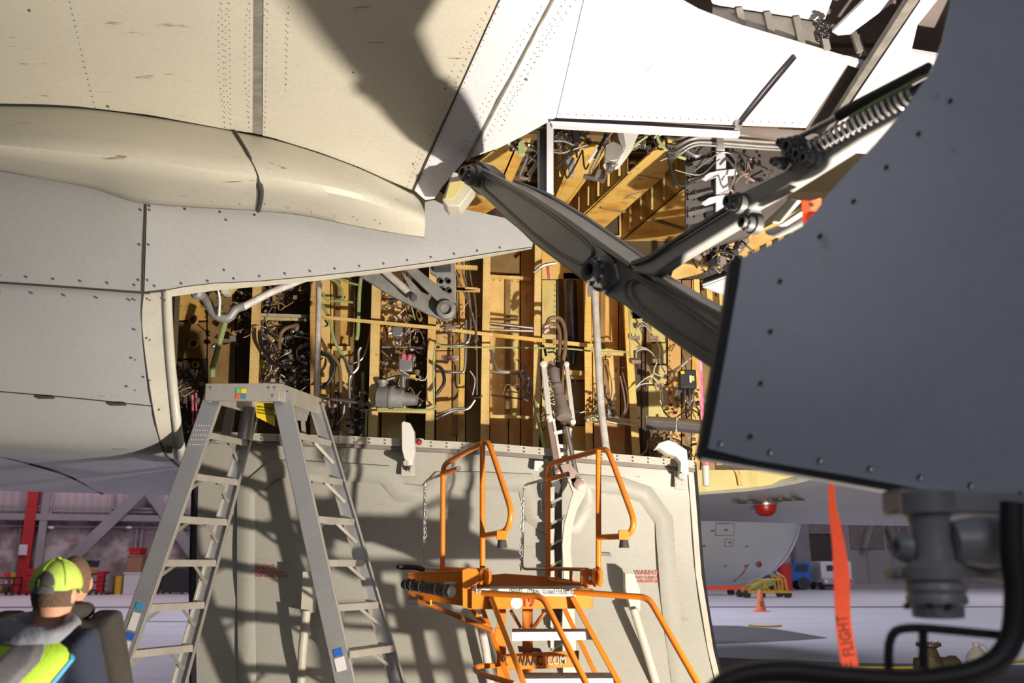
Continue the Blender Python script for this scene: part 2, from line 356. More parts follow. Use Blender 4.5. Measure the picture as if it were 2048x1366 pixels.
# blue tractor cab
c = Pz(1604, 1180, 0); r = root('tow_tractor', c, 'blue tow tractor with a cab, parked beside the white van', 'tractor')
obj('cab', MB().prism([c+V((x*s, 0, z*s)) for x, z in ((-18, 16), (-18, 38), (-12, 53), (20, 55), (20, 12), (4, 12), (-4, 20))], (0, 1.6, 0)), 'blue', r, bevel=.04)
obj('window', MB().prism([c+V((x*s, -.03, z*s)) for x, z in ((-14, 36), (-9, 49), (14, 50), (14, 36))], (0, .05, 0)), 'glass', r)
obj('bonnet', MB().box(c+V((-42*s, .8, 24*s)), (50*s, 1.5, 24*s)), 'blue', r, bevel=.05)
wheelset(r, [c+V((x*s, y, .4)) for x in (-60, 5) for y in (.1, 1.5)], .4, .22, (0, 1, 0))
# yellow engine trolley
c = Pz(1536, 1196, 0); s = sc(c.y); r = root('equipment_trolley', c, 'yellow tubular trolley with small wheels, behind the orange cone', 'trolley')
q = lambda x, z, y=0: c+V((x*s, y, z*s))
obj('chassis', MB().bar(q(-40, 12), q(46, 12), .25, .12).bar(q(-40, 12, 1.4), q(46, 12, 1.4), .25, .12).bar(q(-30, 12), q(-30, 12, 1.4), .1, .12).bar(q(30, 12), q(30, 12, 1.4), .1, .12), 'cart_yellow', r)
for a, b in (((-40, 14), (-10, 34)), ((-10, 34), (30, 36)), ((30, 36), (30, 12)), ((-5, 12), (-5, 34)), ((28, 36), (20, 50)), ((20, 50), (34, 40)), ((40, 12), (36, 40)), ((-10, 34), (5, 12))):
    for y in (0, 1.3): obj('frame_tube', MB().tube([q(*a, y), q(*b, y)], .045, 6), 'cart_yellow', r)
obj('cradle', MB().bar(q(-26, 18, .6), q(14, 32, .6), .9, .3), 'pipe_green', r, label='green cradle')
wheelset(r, [q(-42, 7, 0), q(-12, 6, .1), q(40, 7, 0), q(-42, 7, 1.4), q(40, 7, 1.4)], 8*s, .15, (0, 1, 0))
c = Pz(1440, 1190, 0); s = sc(c.y); r = root('flatbed_trolley', c, 'low red flatbed trolley below the hanging white engine cowl', 'trolley'); q = lambda x, z, y=0: c+V((x*s, y, z*s))
obj('deck', MB().bar(q(-60, 14), q(50, 14), 1.2, .18), 'ribbon', r); wheelset(r, [q(-40, 6, -.3), q(20, 6, -.3), q(26, 6, .5)], 7*s, .15, (0, 1, 0))
obj('drawbar', MB().tube([q(50, 12), q(74, 4)], .04, 6), 'ribbon', r)
c = Pz(1575, 1182, 0); r = root('red_cabinet', c, 'tall red cabinet half hidden between engine cowl and blue tractor', 'cabinet'); s = sc(c.y)
obj('body', MB().box(c+V((0, .4, 27*s)), (22*s, .8, 54*s)), 'red_paint', r, bevel=.02); obj('door', MB().box(c+V((0, -.02, 27*s)), (18*s, .05, 48*s)), 'red_paint', r)
# traffic cone
c = Pz(1522, 1223, 0); s = sc(c.y); r = root('traffic_cone', c, 'faded orange traffic cone standing on the floor in front of the yellow trolley', 'cone')
obj('base', MB().box(c+V((0, 0, .015)), (28*s, 28*s, .03)), 'cone', r)
obj('cone_body', MB().lathe(c, (0, 0, 1), [(.02, 10*s), (40*s, 4.5*s), (42*s, 3.6*s), (42*s, .005)], 16), 'cone', r)
obj('sticker', MB().box(c+V((1*s, -8*s, 15*s)), (8*s, .02, 10*s), rx=-.13), 'cardboard', r)
# plastic jug
c = Pz(1957, 1338, 0); s = sc(c.y); r = root('plastic_jug', c, 'translucent white plastic jug with a handle standing on the floor', 'jug')
obj('jug_body', MB().lathe(c, (0, 0, 1), [(0, 19*s), (.01, 21*s), (24*s, 21*s), (34*s, 14*s), (42*s, 6*s), (45*s, 5*s)], 20), 'jug', r)
obj('cap', MB().lathe(c+V((0, 0, 45*s)), (0, 0, 1), [(0, 6.5*s), (6*s, 6.5*s)], 14), 'white', r)
obj('handle', MB().tube([c+V((6*s, 0, 43*s)), c+V((14*s, 0, 46*s)), c+V((22*s, 0, 36*s)), c+V((21*s, 0, 20*s))], 2.2*s, 8, smooth=5), 'jug', r)
# valve body on the floor
c = Pz(1868, 1342, 0); s = sc(c.y); q = lambda x, z, y=0: c+V((x*s, y*s, z*s)); r = root('pump_body', c, 'dirty bronze pump casting lying on the hangar floor beside the jug', 'pump')
obj('housing', MB().lathe(q(-6, 4), (0, 0, 1), [(0, 24*s), (10*s, 26*s), (28*s, 18*s), (40*s, 14*s), (44*s, 24*s), (50*s, 24*s), (50*s, 16*s)], 20), 'bronze', r)
obj('side_port', MB().lathe(q(10, 14), (1, .1, -.05), [(0, 13*s), (22*s, 14*s), (24*s, 17*s), (36*s, 17*s), (44*s, 10*s)], 16), 'bronze', r)
obj('end_flange', MB().lathe(q(-36, 14), (1, 0, 0), [(0, 6*s), (0, 12*s), (6*s, 12*s), (6*s, 8*s), (16*s, 8*s)], 14), 'bronze', r)
for i in range(8): a = i*PI/4; obj('bolt', MB().lathe(q(-6+20*math.cos(a), 53.5, 20*math.sin(a)), (0, 0, 1), [(0, 2*s), (3*s, 2*s)], 6), 'dark_steel', r)
# hose on the floor
hz = obj('air_hose', MB().tube([Pz(x, y, .02) for x, y in ((1560, 1344), (1700, 1336), (1800, 1336), (1900, 1333), (2010, 1325), (2150, 1310))], .022, 8, smooth=6), 'yellow')
hz['label'] = 'thin yellow air hose lying along the floor behind the pump casting'; hz['category'] = 'hose'
# ---------------- left far equipment, at the foot of the masonry wall
def at(px, py): c = Pz(px, py, 0); c = V((W(px).x*.955, W(px).y*.955, 0)); return c, sc(c.y)
def crate(name, px, py, w_, h_, m, label, cat, top=None, lid=True, z0=0, d=1.0, group=None):
    c, s = at(px, py); r = root(name, c+V((0, 0, z0*s)), label, cat, group); c = c+V((0, 0, z0*s))
    obj('body', MB().box(c+V((0, d/2, h_*s/2)), (w_*s, d, h_*s)), m, r, bevel=.03)
    if lid: obj('lid', MB().box(c+V((0, d/2, h_*s)), (w_*s+.06, d+.06, .08)), top or m, r)
    return r, c, s
crate('shipping_box', 262, 1189, 34, 42, 'box_white', 'pale grey shipping box standing under the brown carton by the wall', 'box')
crate('cardboard_box', 263, 1189, 30, 32, 'cardboard', 'brown cardboard carton stacked on the pale shipping box', 'box', z0=44)
crate('red_box', 261, 1189, 22, 12, 'red_paint', 'small red box topmost on the stack of cartons', 'box', z0=78)
def chest(px, py, w_, h_, m, label, n=4, group='tool chests along the wall'):
    c, s = at(px, py); r = root('tool_chest', c, label, 'tool chest', group)
    obj('cabinet', MB().box(c+V((0, .4, h_*s*.55)), (w_*s, .8, h_*s*.9)), m, r, bevel=.02)
    for i in range(n):
        z = h_*s*(.18+.75*(i+.5)/n); obj('drawer', MB().box(c+V((0, -.02, z)), (w_*s*.9, .05, h_*s*.6/n)), m, r)
    wheelset(r, [c+V((a*w_*s*.4, b, .1)) for a in (-1, 1) for b in (.1, .7)], .1, .06, name='caster'); return r
chest(197, 1185, 13, 46, 'red_paint', 'dark red rolling tool chest, the widest beside the orange drum')
chest(60, 1192, 22, 52, 'red_paint', 'red rolling tool chest at the foot of the red column')
chest(148, 1188, 8, 42, 'red_paint', 'narrow red tool chest beside the open tool cart')
chest(298, 1192, 20, 34, 'red_paint', 'low red tool chest beside the black covered bin')
chest(212, 1182, 7, 40, 'brown_grey', 'brown upright locker between red chest and drum', 3)
def cart(px, py, w_, h_, label):
    c, s = at(px, py); r = root('tool_cart', c, label, 'cart', 'open tool carts by the wall')
    for a in (-1, 1):
        for b in (0, .8): obj('post', MB().bar(c+V((a*w_*s/2, b, .1)), c+V((a*w_*s/2, b, h_*s)), .06, .06), 'dark_steel', r)
    for i in range(3): obj('shelf', MB().box(c+V((0, .4, h_*s*(.2+.38*i))), (w_*s, .85, .07)), 'dark_steel', r)
    for i in range(9): obj('tool', MB().box(c+V((R_.uniform(-.4, .4)*w_*s, R_.uniform(0, .5), h_*s*(.2+.38*(i % 3))+.15)), (R_.uniform(.1, .3), .2, R_.uniform(.15, .35)), rz=i), ['red', 'steel', 'ribbon', 'cart_yellow', 'box_white'][i % 5], r)
    wheelset(r, [c+V((a*w_*s*.45, b, .1)) for a in (-1, 1) for b in (0, .8)], .1, .06, name='caster')
cart(170, 1190, 20, 42, 'black open tool cart full of small tools behind the cap wearer')
cart(10, 1194, 30, 36, 'black open tool cart at the left edge, beside red column')
crate('storage_bin', 170, 1186, 14, 12, 'dark_steel', 'black storage bin lying on top of the tool cart', 'bin', z0=54)
c, s = at(228, 1184); r = root('drum', c, 'rusty orange drum standing between red tool chest and stacked boxes', 'drum')
obj('drum_body', MB().lathe(c+V((0, .5, 0)), (0, 0, 1), [(0, 8*s), (36*s, 8*s), (36*s, 7*s)], 16), 'cart_yellow', r); obj('drum_ring', MB().lathe(c+V((0, .5, 12*s)), (0, 0, 1), [(0, 8.3*s), (2*s, 8.3*s)], 16).lathe(c+V((0, .5, 24*s)), (0, 0, 1), [(0, 8.3*s), (2*s, 8.3*s)], 16), 'cart_yellow', r)
c, s = at(345, 1190); r = root('covered_bin', c, 'wheeled bin under a shiny black tarpaulin beyond the ladder', 'bin')
obj('cover', MB().prism([c+V((x*s, 0, z*s)) for x, z in ((-27, 12), (-24, 4), (22, 4), (30, 44), (26, 54), (-22, 55), (-27, 44))], (0, 1.4, 0)), 'tarp', r, bevel=.1)
wheelset(r, [c+V((a*s, b, .12)) for a in (-20, 18) for b in (.1, 1.2)], .12, .08)
# ================================================================ THE AIRLINER (one thing, all its parts)
air = root('airliner', (-1.5, 7, 2.3), 'cream and white wide airliner raised overhead with its open yellow wheel bay', 'airplane')
def Ys(px, py): return 5.2+py*.00474
def skin(name, rows, m, parent, cols=28, sub=4, thick=(0, .02, .03), label=None, sm=True):
    R = []
    for r in rows:
        w = [Q(p) for p in r]
        if len(w) > 2 and sm: w = spline(w, 5)
        R.append(resample(w, cols))
    G = []
    if len(R) > 2:
        colz = [spline([r[j] for r in R], sub) for j in range(cols)]; G = [[colz[j][i] for j in range(cols)] for i in range(len(colz[0]))]
    else:
        G = [[R[0][j].lerp(R[1][j], i/sub) for j in range(cols)] for i in range(sub+1)]
    return obj(name, MB().grid(G, thick), m, parent, label)
def wy(pts): return [(x, y, Ys(x, y)) for x, y in pts]
def wskin(name, rows, m, parent, label=None, n=5, thick=(0, 0, .03), sm=True):
    # rows between the first and last outline, following the wing's lower surface
    a, b = [resample([V((x, y, 0)) for x, y in r], 26) for r in rows]
    R = [[(lambda p: (p.x, p.y, Ys(p.x, p.y)))(a[j].lerp(b[j], i/n)) for j in range(26)] for i in range(n+1)]
    return obj(name, MB().grid([[Q(p) for p in r] for r in R], thick), m, parent, label)
wing = group_part('wing', air, 'underside of the wing root, cream to white')
lowcurve = [(-80, 204), (0, 207), (75, 208), (150, 212), (300, 230), (450, 258), (505, 266)]
wskin('wing_panel', [[(-80, -300), (300, -300), (508, -300)], lowcurve], 'cream', wing)
wskin('gap_strip', [[(508, -300), (527, -300)], [(505, 266), (524, 270)]], 'gap_grey', wing, thick=(0, 0, .02))
wskin('wing_panel', [[(529, -300), (1132, -300)], [(525, 271), (550, 277), (640, 305), (720, 335), (780, 362), (824, 380)]], 'cream', wing)
wskin('wing_panel', [[(1135, -300), (1260, -300)], [(829, 381), (850, 400), (868, 398), (884, 374), (930, 320)]], 'wing_white', wing)
wskin('wing_panel', [[(1143, -70), (1160, -70), (1180, -60)], [(936, 318), (1000, 295), (1050, 270), (1112, 235)]], 'wing_white', wing)
wskin('wing_panel', [[(1182, -60), (1300, -60), (1352, 0), (1400, 27), (1480, 57), (1600, 92), (1700, 122)], [(1113, 236), (1300, 243), (1500, 252), (1612, 256)]], 'wing_white', wing)
# spar beam under the wing panel: grey web and white flange
def strip(name, pts, m, parent, ext, label=None, bevel=0): return obj(name, MB().prism([Q(p) for p in pts], ext), m, parent, label, bevel=bevel)
strip('spar_web', [(1108, 233, 6.35), (1300, 243, 6.40), (1620, 262, 6.45), (1620, 288, 6.45), (1480, 262, 6.45), (1300, 252, 6.4), (1100, 243, 6.35)], 'brown_grey', wing, (0, .05, 0))
strip('spar_flange', [(1100, 242, 6.30), (1300, 252, 6.34), (1480, 262, 6.40), (1480, 270, 6.40), (1300, 262, 6.34), (1105, 250, 6.30)], 'wing_white', wing, (0, .06, 0), 'white spar flange')
# flap cove above the white panel
def Yr(px, py): return Ys(px, py)+.1
def lift(px, py, d): p = P(px, py, Ys(px, py)); return p+V((0, 0, d))
def plane_up(name, pts, d, m, parent, ext=(0, 0, .02), label=None):
    # a polygon a little above the wing's lower surface, seen through the opening
    out = []
    for (x, y) in pts:
        Y = Ys(x, y); z0 = P(x, y, Y).z+d; q = Pz(x, y, z0); out.append(q)
    return obj(name, MB().prism(out, ext), m, parent, label)
plane_up('cove_skin', [(1340, -70), (1900, -70), (1850, 60), (1780, 160), (1380, 70)], .55, 'brown_grey', wing)
plane_up('flap_panel', [(1400, -70), (1690, -70), (1648, 44), (1600, 36), (1510, 22), (1425, 9)], .18, 'wing_white', wing)
plane_up('flap_panel', [(1800, -30), (1760, -30), (1664, 64), (1676, 71), (1700, 69), (1785, 6)], .1, 'wing_white', wing)
m = MB(); T_ = [(1425, 12), (1510, 25), (1600, 39), (1648, 47)]
lo_ = [(1425, 40), (1500, 66), (1600, 96), (1660, 112)]
cw = MB(); cw.grid([[Pz(x, y, P(x, y, Ys(x, y)).z+.18) for x, y in T_], [Pz(x, y, P(x, y, Ys(x, y)).z+.02) for x, y in lo_]], (0, .02, 0))
obj('cove_web', cw, 'gap_grey', wing)
for x, y in ((1476, 20), (1532, 29), (1590, 38), (1640, 46)):
    a = Pz(x, y, P(x, y, Ys(x, y)).z+.17); b = Pz(x+12, y+58, P(x+12, y+58, Ys(x+12, y+58)).z+.02)
    obj('web_stiffener', MB().bar(a-V((0, .02, 0)), b-V((0, .02, 0)), .045, .03, (0, 1, 0)), 'gap_grey', wing)
for x, y in ((1706, 72), (1712, 78)):
    a = Pz(x, y-6, P(x, y, Ys(x, y)).z+.14); b = Pz(x+14, y+32, P(x+14, y+32, Ys(x, y+32)).z+.02); obj('web_stiffener', MB().bar(a, b, .04, .03, (0, 1, 0)), 'gap_grey', wing)
m = MB(); R_ = random.Random(8)
for i in range(26):
    x, y = 1645+R_.uniform(-10, 12), 55+R_.uniform(-14, 40); m.ball(Pz(x, y, P(x, y, Ys(x, y)).z+.08), R_.uniform(.012, .024), 7, 5)
obj('fastener_cluster', m, 'dark_steel', wing, kind='stuff')
# dark slot, edge beam and outer panel at the right
plane_up('slot_roof', [(1740, 110), (1850, -40), (1860, -20), (1640, 300), (1600, 290), (1612, 240), (1690, 120)], .16, 'brown_grey', wing)
def outer(pts, d=-.02, ext=(0, 0, .03)): return [Pz(x, y, P(x, y, Ys(x, y)).z+d) for x, y in pts]
obj('edge_beam', MB().prism(outer([(1842, -40), (1856, -40), (1838, 0), (1634, 300), (1626, 300)]), (0, 0, .05)), 'gap_grey', wing)
obj('outer_panel', MB().prism(outer([(1858, -40), (1900, -50), (1875, 0), (1835, 50), (1822, 105), (1900, 118), (1960, 0), (2050, -60), (2100, 100), (1990, 280), (1750, 310), (1640, 300), (1840, 3)]), (0, 0, .03)), 'wing_white', wing)
plane_up('hole_back', [(1815, -20), (1960, -20), (1940, 140), (1815, 120)], .3, 'brown_grey', wing)
obj('panel_tail', MB().prism(outer([(1690, 118), (1742, 132), (1736, 144), (1696, 130)], 0), (0, 0, .03)), 'wing_white', wing)
# drain rod crossing the white panel
a, b = P(1476, 248, Ys(0, 248)-.02), P(1590, 110, Ys(0, 110)-.02)
obj('strake_rod', MB().tube([a-V((0, 0, .015)), b-V((0, 0, .015))], .012, 8), 'dark_steel', wing); obj('rod_end', MB().box(a, (.05, .05, .07)), 'steel', wing)
obj('inspection_plate', MB().prism([P(x, y, Ys(x, y)) for x, y in ((1310, 121), (1366, 127), (1345, 149), (1294, 143))], (0, 0, -.006)), 'wing_white', wing)
# seams and rivet rows on the wing
def seam(pts, fn, parent, w=.010, m='joint', off=-.004):
    w_ = [P(x, y, fn(x, y))+V((0, -.003, off)) for x, y in pts]; obj('seam', MB().tube(spline(w_, 4) if len(w_) > 2 else w_, w/2, 5), m, parent)
seam([(1133, -300), (998, 0), (916, 182), (826, 380)], Ys, wing, .016); seam([(1262, -300), (1103, 0), (1008, 180), (934, 320)], Ys, wing, .03, 'gap_grey')
def rivets(rows, fn, parent, r=.006, name='rivets', off=(0, -.004, -.003), step=.055, m='rivet'):
    mb = MB()
    for pts in rows:
        wp = [P(x, y, fn(x, y)) for x, y in pts]; L = sum((wp[i+1]-wp[i]).length for i in range(len(wp)-1)); n = max(2, int(L/step))
        for p in resample(wp, n): mb.ball(p+V(off), r, 6, 4, (1, 1, 1))
    return obj(name, mb, m, parent, kind='stuff', recalc=False)
rivets([[(135, -20), (160, 90), (190, 215)], [(443, -20), (450, 255)], [(458, -20), (462, 258)], [(500, -20), (498, 255)], [(536, -20), (530, 265)], [(578, 0), (572, 180)],
        [(985, 0), (815, 372)], [(1003, 0), (836, 375)], [(1090, 0), (920, 310)], [(1150, 0), (965, 290)], [(1120, 228), (1600, 246)], [(1130, 0), (1000, 260)]], Ys, wing, .0042)
rivets([[(60, 20), (60, 21)], [(216, 212), (217, 213)], [(890, 175), (891, 176)], [(1052, 158), (1053, 159)], [(706, 143), (707, 144)], [(826, 326), (827, 328)]], Ys, wing, .010)
# ---- canoe fairing
fair = group_part('flap_track_fairing', air, 'long bulged cream fairing under the wing root')
L0 = [(-80, 207, 6.20), (0, 211, 6.2), (150, 216, 6.22), (300, 234, 6.3), (466, 263, 6.43)]
L1 = [(-80, 250, 6.0), (0, 254, 6.0), (150, 262, 6.02), (300, 278, 6.08), (494, 310, 6.26)]
L2 = [(-80, 296, 5.92), (0, 302, 5.92), (200, 325, 6.0), (400, 352, 6.14), (516, 364, 6.28)]
L3 = [(-80, 330, 6.7), (0, 341, 6.7), (60, 352, 6.72), (180, 374, 6.76), (240, 394, 6.8), (290, 406, 6.82), (400, 414, 6.85), (514, 420, 6.9)]
skin('fairing_panel', [L0, L1, L2, L3], 'cream', fair, thick=(0, .03, .02))
K0 = [(471, 265, 6.43), (550, 281, 6.5), (640, 308, 6.64), (720, 338, 6.78), (780, 366, 6.9), (824, 388, 7.02)]
K1 = [(499, 312, 6.26), (580, 322, 6.37), (660, 342, 6.53), (730, 366, 6.69), (790, 392, 6.88), (840, 406, 7.06)]
K2 = [(521, 366, 6.28), (600, 376, 6.38), (700, 394, 6.58), (780, 418, 6.80), (850, 436, 7.02)]
K3 = [(519, 421, 6.9), (600, 429, 6.93), (700, 449, 6.98), (780, 464, 7.05), (848, 474, 7.14)]
skin('fairing_panel', [K0, K1, K2, K3], 'cream', fair, thick=(0, .03, .02))
def seamQ(pts, parent, w=.012, m='joint'): obj('seam', MB().tube(spline([Q(p)+V((0, .008, 0)) for p in pts], 5), w/2, 6), m, parent)
seamQ([(467, 262, 6.43), (496, 311, 6.26), (519, 365, 6.28), (522, 392, 6.5), (516, 421, 6.9)], fair, .034)
seamQ(L0[:-1]+[(466, 262, 6.44)]+K0, fair, .014); seamQ(L3+K3, fair, .010, 'gap_grey')
rivets([[(60, 236), (250, 262), (440, 290)], [(310, 392), (480, 408)], [(530, 408), (760, 447)]], lambda x, y: 6.33+(y-300)*.0035 if y > 330 else 6.17+x*.0004, fair, .0055, step=.13)
# ---- body side panels
body = group_part('belly_fairing', air, 'grey-white fairing panels along the body side')
def Yb(px, py): return 6.84+max(0, px-290)/780*.6
def slab(name, pts, fn, m, parent, th=.03, label=None, bevel=0): return obj(name, MB().prism([P(x, y, fn(x, y)) for x, y in pts], (0, th, 0)), m, parent, label, bevel=bevel)
slab('side_panel', [(-80, 326), (0, 340), (60, 351), (180, 373), (240, 393), (289, 405), (283, 582), (150, 573), (0, 564), (-80, 559)], Yb, 'cream_clean', body)
slab('side_panel', [(294, 405), (400, 413), (515, 420), (600, 428), (700, 448), (780, 463), (848, 474), (850, 404), (868, 400), (890, 411), (950, 423), (1010, 436), (1040, 460), (1066, 486), (1064, 494), (980, 506), (880, 522), (760, 538), (640, 551), (520, 562), (430, 566), (370, 573), (330, 580), (289, 583)], Yb, 'cream_clean', body)
lipU = [(332, 581), (370, 574), (430, 567), (520, 563), (640, 552), (760, 539), (880, 523), (980, 507), (1064, 495)]
lipD = [(338, 594), (380, 588), (440, 580), (530, 572), (640, 561), (760, 547), (880, 531), (980, 514), (1063, 498)]
obj('lip', MB().grid([[P(x, y, Yb(x, y)-.015) for x, y in lipU], [P(x, y, Yb(x, y)+.03) for x, y in lipD]], (0, .03, .01)), 'lip', body, 'cream edge lip')
Bs = lambda px, py: Yb(px, py)-.005
seam([(-80, 562), (0, 565), (150, 575), (283, 585), (300, 584), (332, 580)], Bs, body, .014); seam([(292, 404), (288, 500), (286, 584)], Bs, body, .012)
rivets([[(282, 420), (278, 560)], [(300, 420), (296, 560)], [(0, 550), (270, 570)], [(310, 572), (520, 552), (760, 528), (1000, 495)], [(453, 440), (449, 540)], [(300, 412), (510, 430)]], Bs, body, .0085, step=.17)
r0 = [(-80, 563, 6.86), (0, 567, 6.86), (150, 577, 6.86), (283, 586, 6.86)]
r1 = [(-80, 670, 6.86), (0, 672, 6.86), (150, 680, 6.86), (284, 690, 6.86)]
r2 = [(-80, 776, 6.93), (0, 782, 6.93), (150, 795, 6.93), (303, 811, 6.94)]
skin('side_panel', [r0, r1, r2], 'cream_clean', body)
r3 = [(-80, 779, 6.935), (0, 785, 6.935), (150, 798, 6.935), (304, 814, 6.945)]
r4 = [(-80, 850, 7.08), (0, 852, 7.08), (150, 862, 7.08), (315, 872, 7.08)]
r5 = [(-80, 895, 7.3), (0, 896, 7.3), (150, 902, 7.3), (327, 905, 7.3)]
r6 = [(-80, 915, 7.9), (0, 916, 7.9), (150, 920, 7.8), (345, 922, 7.62)]
skin('side_panel', [r3, r4, r5, r6], 'cream_clean', body)
seamQ([(-80, 777, 6.93), (0, 783, 6.93), (150, 796, 6.93), (303, 812, 6.94)], body, .008)
for x in (92, 236): 
    y = 783+ (x/303)*29; obj('latch', MB().box(P(x, y+3, 6.92), (.12, .02, .018)), 'joint', body)
for x, y, w_ in ((277, 862, .12), (240, 897, .11)): obj('vent_slot', MB().box(P(x, y, 7.09 if y < 880 else 7.25), (w_, .03, .014)), 'gap_grey', body)
s0 = [(288, 587, 6.86), (284, 640, 6.86), (292, 720, 6.88), (306, 812, 6.94), (318, 870, 7.08), (330, 903, 7.3), (348, 922, 7.6)]
s1 = [(334, 583, 6.90), (336, 640, 6.90), (341, 720, 6.92), (350, 812, 6.98), (357, 870, 7.1), (362, 900, 7.25), (362, 918, 7.55)]
skin('edge_panel', [s0, s1], 'lip', body, thick=(0, .05, .0))
seamQ([(285, 586, 6.85), (282, 640, 6.85), (290, 720, 6.87), (304, 812, 6.93), (316, 870, 7.07), (329, 905, 7.29), (346, 924, 7.6), (372, 945, 8.6)], body, .010)
obj('rolled_lip', MB().tube(spline([Q(p) for p in s1], 5), .035, 10), 'lip', body, 'bright rolled edge')
rivets([[(270, 600), (270, 780)], [(300, 600), (300, 760)], [(0, 582), (260, 600)]], lambda x, y: 6.845, body, .008, step=.17)
rivets([[(330, 600), (331, 700), (343, 830)]], lambda x, y: 6.86, body, .008, step=.3)
# underside, left of the opening
u0 = [(-80, 915, 7.9), (0, 916, 7.9), (150, 920, 7.8), (352, 922, 7.6)]
u1 = [(-80, 945, 9.2), (0, 948, 9.2), (200, 955, 9.2), (395, 958, 9.2)]
u2 = [(-80, 974, 11.6), (0, 981, 11.6), (200, 987, 11.7), (400, 992, 11.8)]
u3 = [(-80, 955, 13.4), (0, 960, 13.4), (200, 967, 13.4), (400, 972, 13.4)]
skin('belly_skin', [u0, u1, u2, u3], 'belly', body, thick=(0, .0, .04))
seamQ([(0, 912, 7.8), (130, 950, 9.0), (205, 988, 11.6)], body, .02, 'joint')
# belly beyond the door, to the right
e0 = [(1392, 990, 9.6), (1500, 982, 9.6), (1590, 968, 9.5), (1660, 950, 9.3), (1760, 930, 9.2), (2250, 900, 9.0)]
e1 = [(1392, 1010, 11.0), (1500, 1008, 11.0), (1600, 1004, 11.0), (1700, 1000, 11), (1850, 996, 11), (2250, 990, 11)]
e2 = [(1392, 1042, 14.5), (1500, 1044, 14.5), (1600, 1047, 14.5), (1700, 1050, 14.5), (1850, 1052, 14.5), (2250, 1058, 14.5)]
e3 = [(1392, 1000, 17), (1500, 1000, 17), (1600, 1005, 17), (1700, 1010, 17), (1850, 1012, 17), (2250, 1020, 17)]
skin('belly_skin', [e0, e1, e2, e3], 'belly', body, thick=(0, 0, .04))
obj('bay_sill', MB().grid([[P(x, y, Y-.02) for x, y, Y in e0[:4]], [P(x, y-13, Y+.02) for x, y, Y in e0[:4]]], (0, .05, 0)), 'door_edge', body, 'bare metal edge of the bay')
for i, (x, y) in enumerate(((1470, 1004), (1500, 1004), (1540, 1000), (1560, 998), (1585, 997))):
    obj('vent_fin', MB().bar(P(x, y, 10.4), P(x+20, y+1, 10.8), .05, .035), 'joint', body)
bc = P(1530, 1012, 11.1); bl = group_part('beacon_light', air, 'red beacon light under the belly')
obj('beacon_lens', MB().lathe(bc+V((0, 0, .06)), (0, 0, -1), [(0, .125), (.08, .13), (.14, .11), (.17, .07), (.18, .0)], 18), 'beacon', bl)
obj('beacon_collar', MB().lathe(bc+V((0, 0, .03)), (0, 0, -1), [(0, .15), (.02, .15)], 18), 'steel', bl)
# far engine
nc = P(1488, 1008, 20); nac = group_part('engine_nacelle', air, 'grey-white cowl of the engine on the far wing')
ax = V((.86, .5, -.03)).normalized()
obj('cowl', MB().lathe(nc, -ax, [(0, 1.52), (.10, 1.58), (.5, 1.64), (1.2, 1.68), (2.4, 1.66), (3.6, 1.5), (4.6, 1.25)], 56), 'nacelle', nac)
obj('intake_lip', MB().lathe(nc+ax*.16, -ax, [(0, 1.36), (0, 1.42), (.04, 1.50), (.15, 1.545), (.19, 1.52)], 56), 'nacelle_lip', nac)
def npt(px, py):   # on the cowl surface, in the pixel (px, py)
    d = ray(px, py).normalized(); o = V((0, 0, CH)); w0 = o-nc; a = d-ax*d.dot(ax); b = w0-ax*w0.dot(ax); A_ = a.dot(a); B_ = 2*a.dot(b)
    Rr = 1.665; C_ = b.dot(b)-Rr*Rr; D_ = B_*B_-4*A_*C_; t = (-B_-math.sqrt(max(0, D_)))/(2*A_); return o+d*t
def npoly(name, pts, m, w=.012):
    p = [npt(x, y) for x, y in pts]; obj(name, MB().tube(p+[p[0]], w, 5), m, nac)
npoly('access_panel', [(1432, 1047), (1468, 1047), (1467, 1071), (1431, 1071)], 'gap_grey', .008); npoly('access_panel', [(1450, 1078), (1467, 1078), (1466, 1092), (1449, 1092)], 'gap_grey', .008)
obj('cowl_seam', MB().tube([npt(x, y) for x, y in ((1514, 1048), (1513, 1075), (1505, 1105), (1490, 1135))], .01, 5), 'gap_grey', nac)
obj('warning_stripe', MB().tube([npt(x, y) for x, y in ((1497, 1128), (1485, 1147), (1467, 1163))], .016, 5), 'red_text', nac)
npoly('round_placard', [(1518+5*math.cos(i*.7), 1129+5*math.sin(i*.7)) for i in range(9)], 'red_text', .012)
for x, y in ((1491, 1131), (1520, 1129)): obj('placard', MB().box(npt(x, y), (.07, .02, .05), rz=.5), 'red_text', nac)
for x, y in ((1423, 1062), (1449, 1060), (1457, 1085), (1490, 1093), (1447, 1132), (1405, 1092)): obj('placard', MB().box(npt(x, y), (.12, .02, .03), rz=-.5), 'gap_grey', nac)
# ================================================================ WHEEL BAY
bay = group_part('wheel_bay', air, 'open wheel bay in stained yellow-green primer')
Yc, Yw = 9.0, 9.38
zt = 4.8; zdeck = 5.35
def wallz(px, py, Y=Yw): return P(px, py, Y)
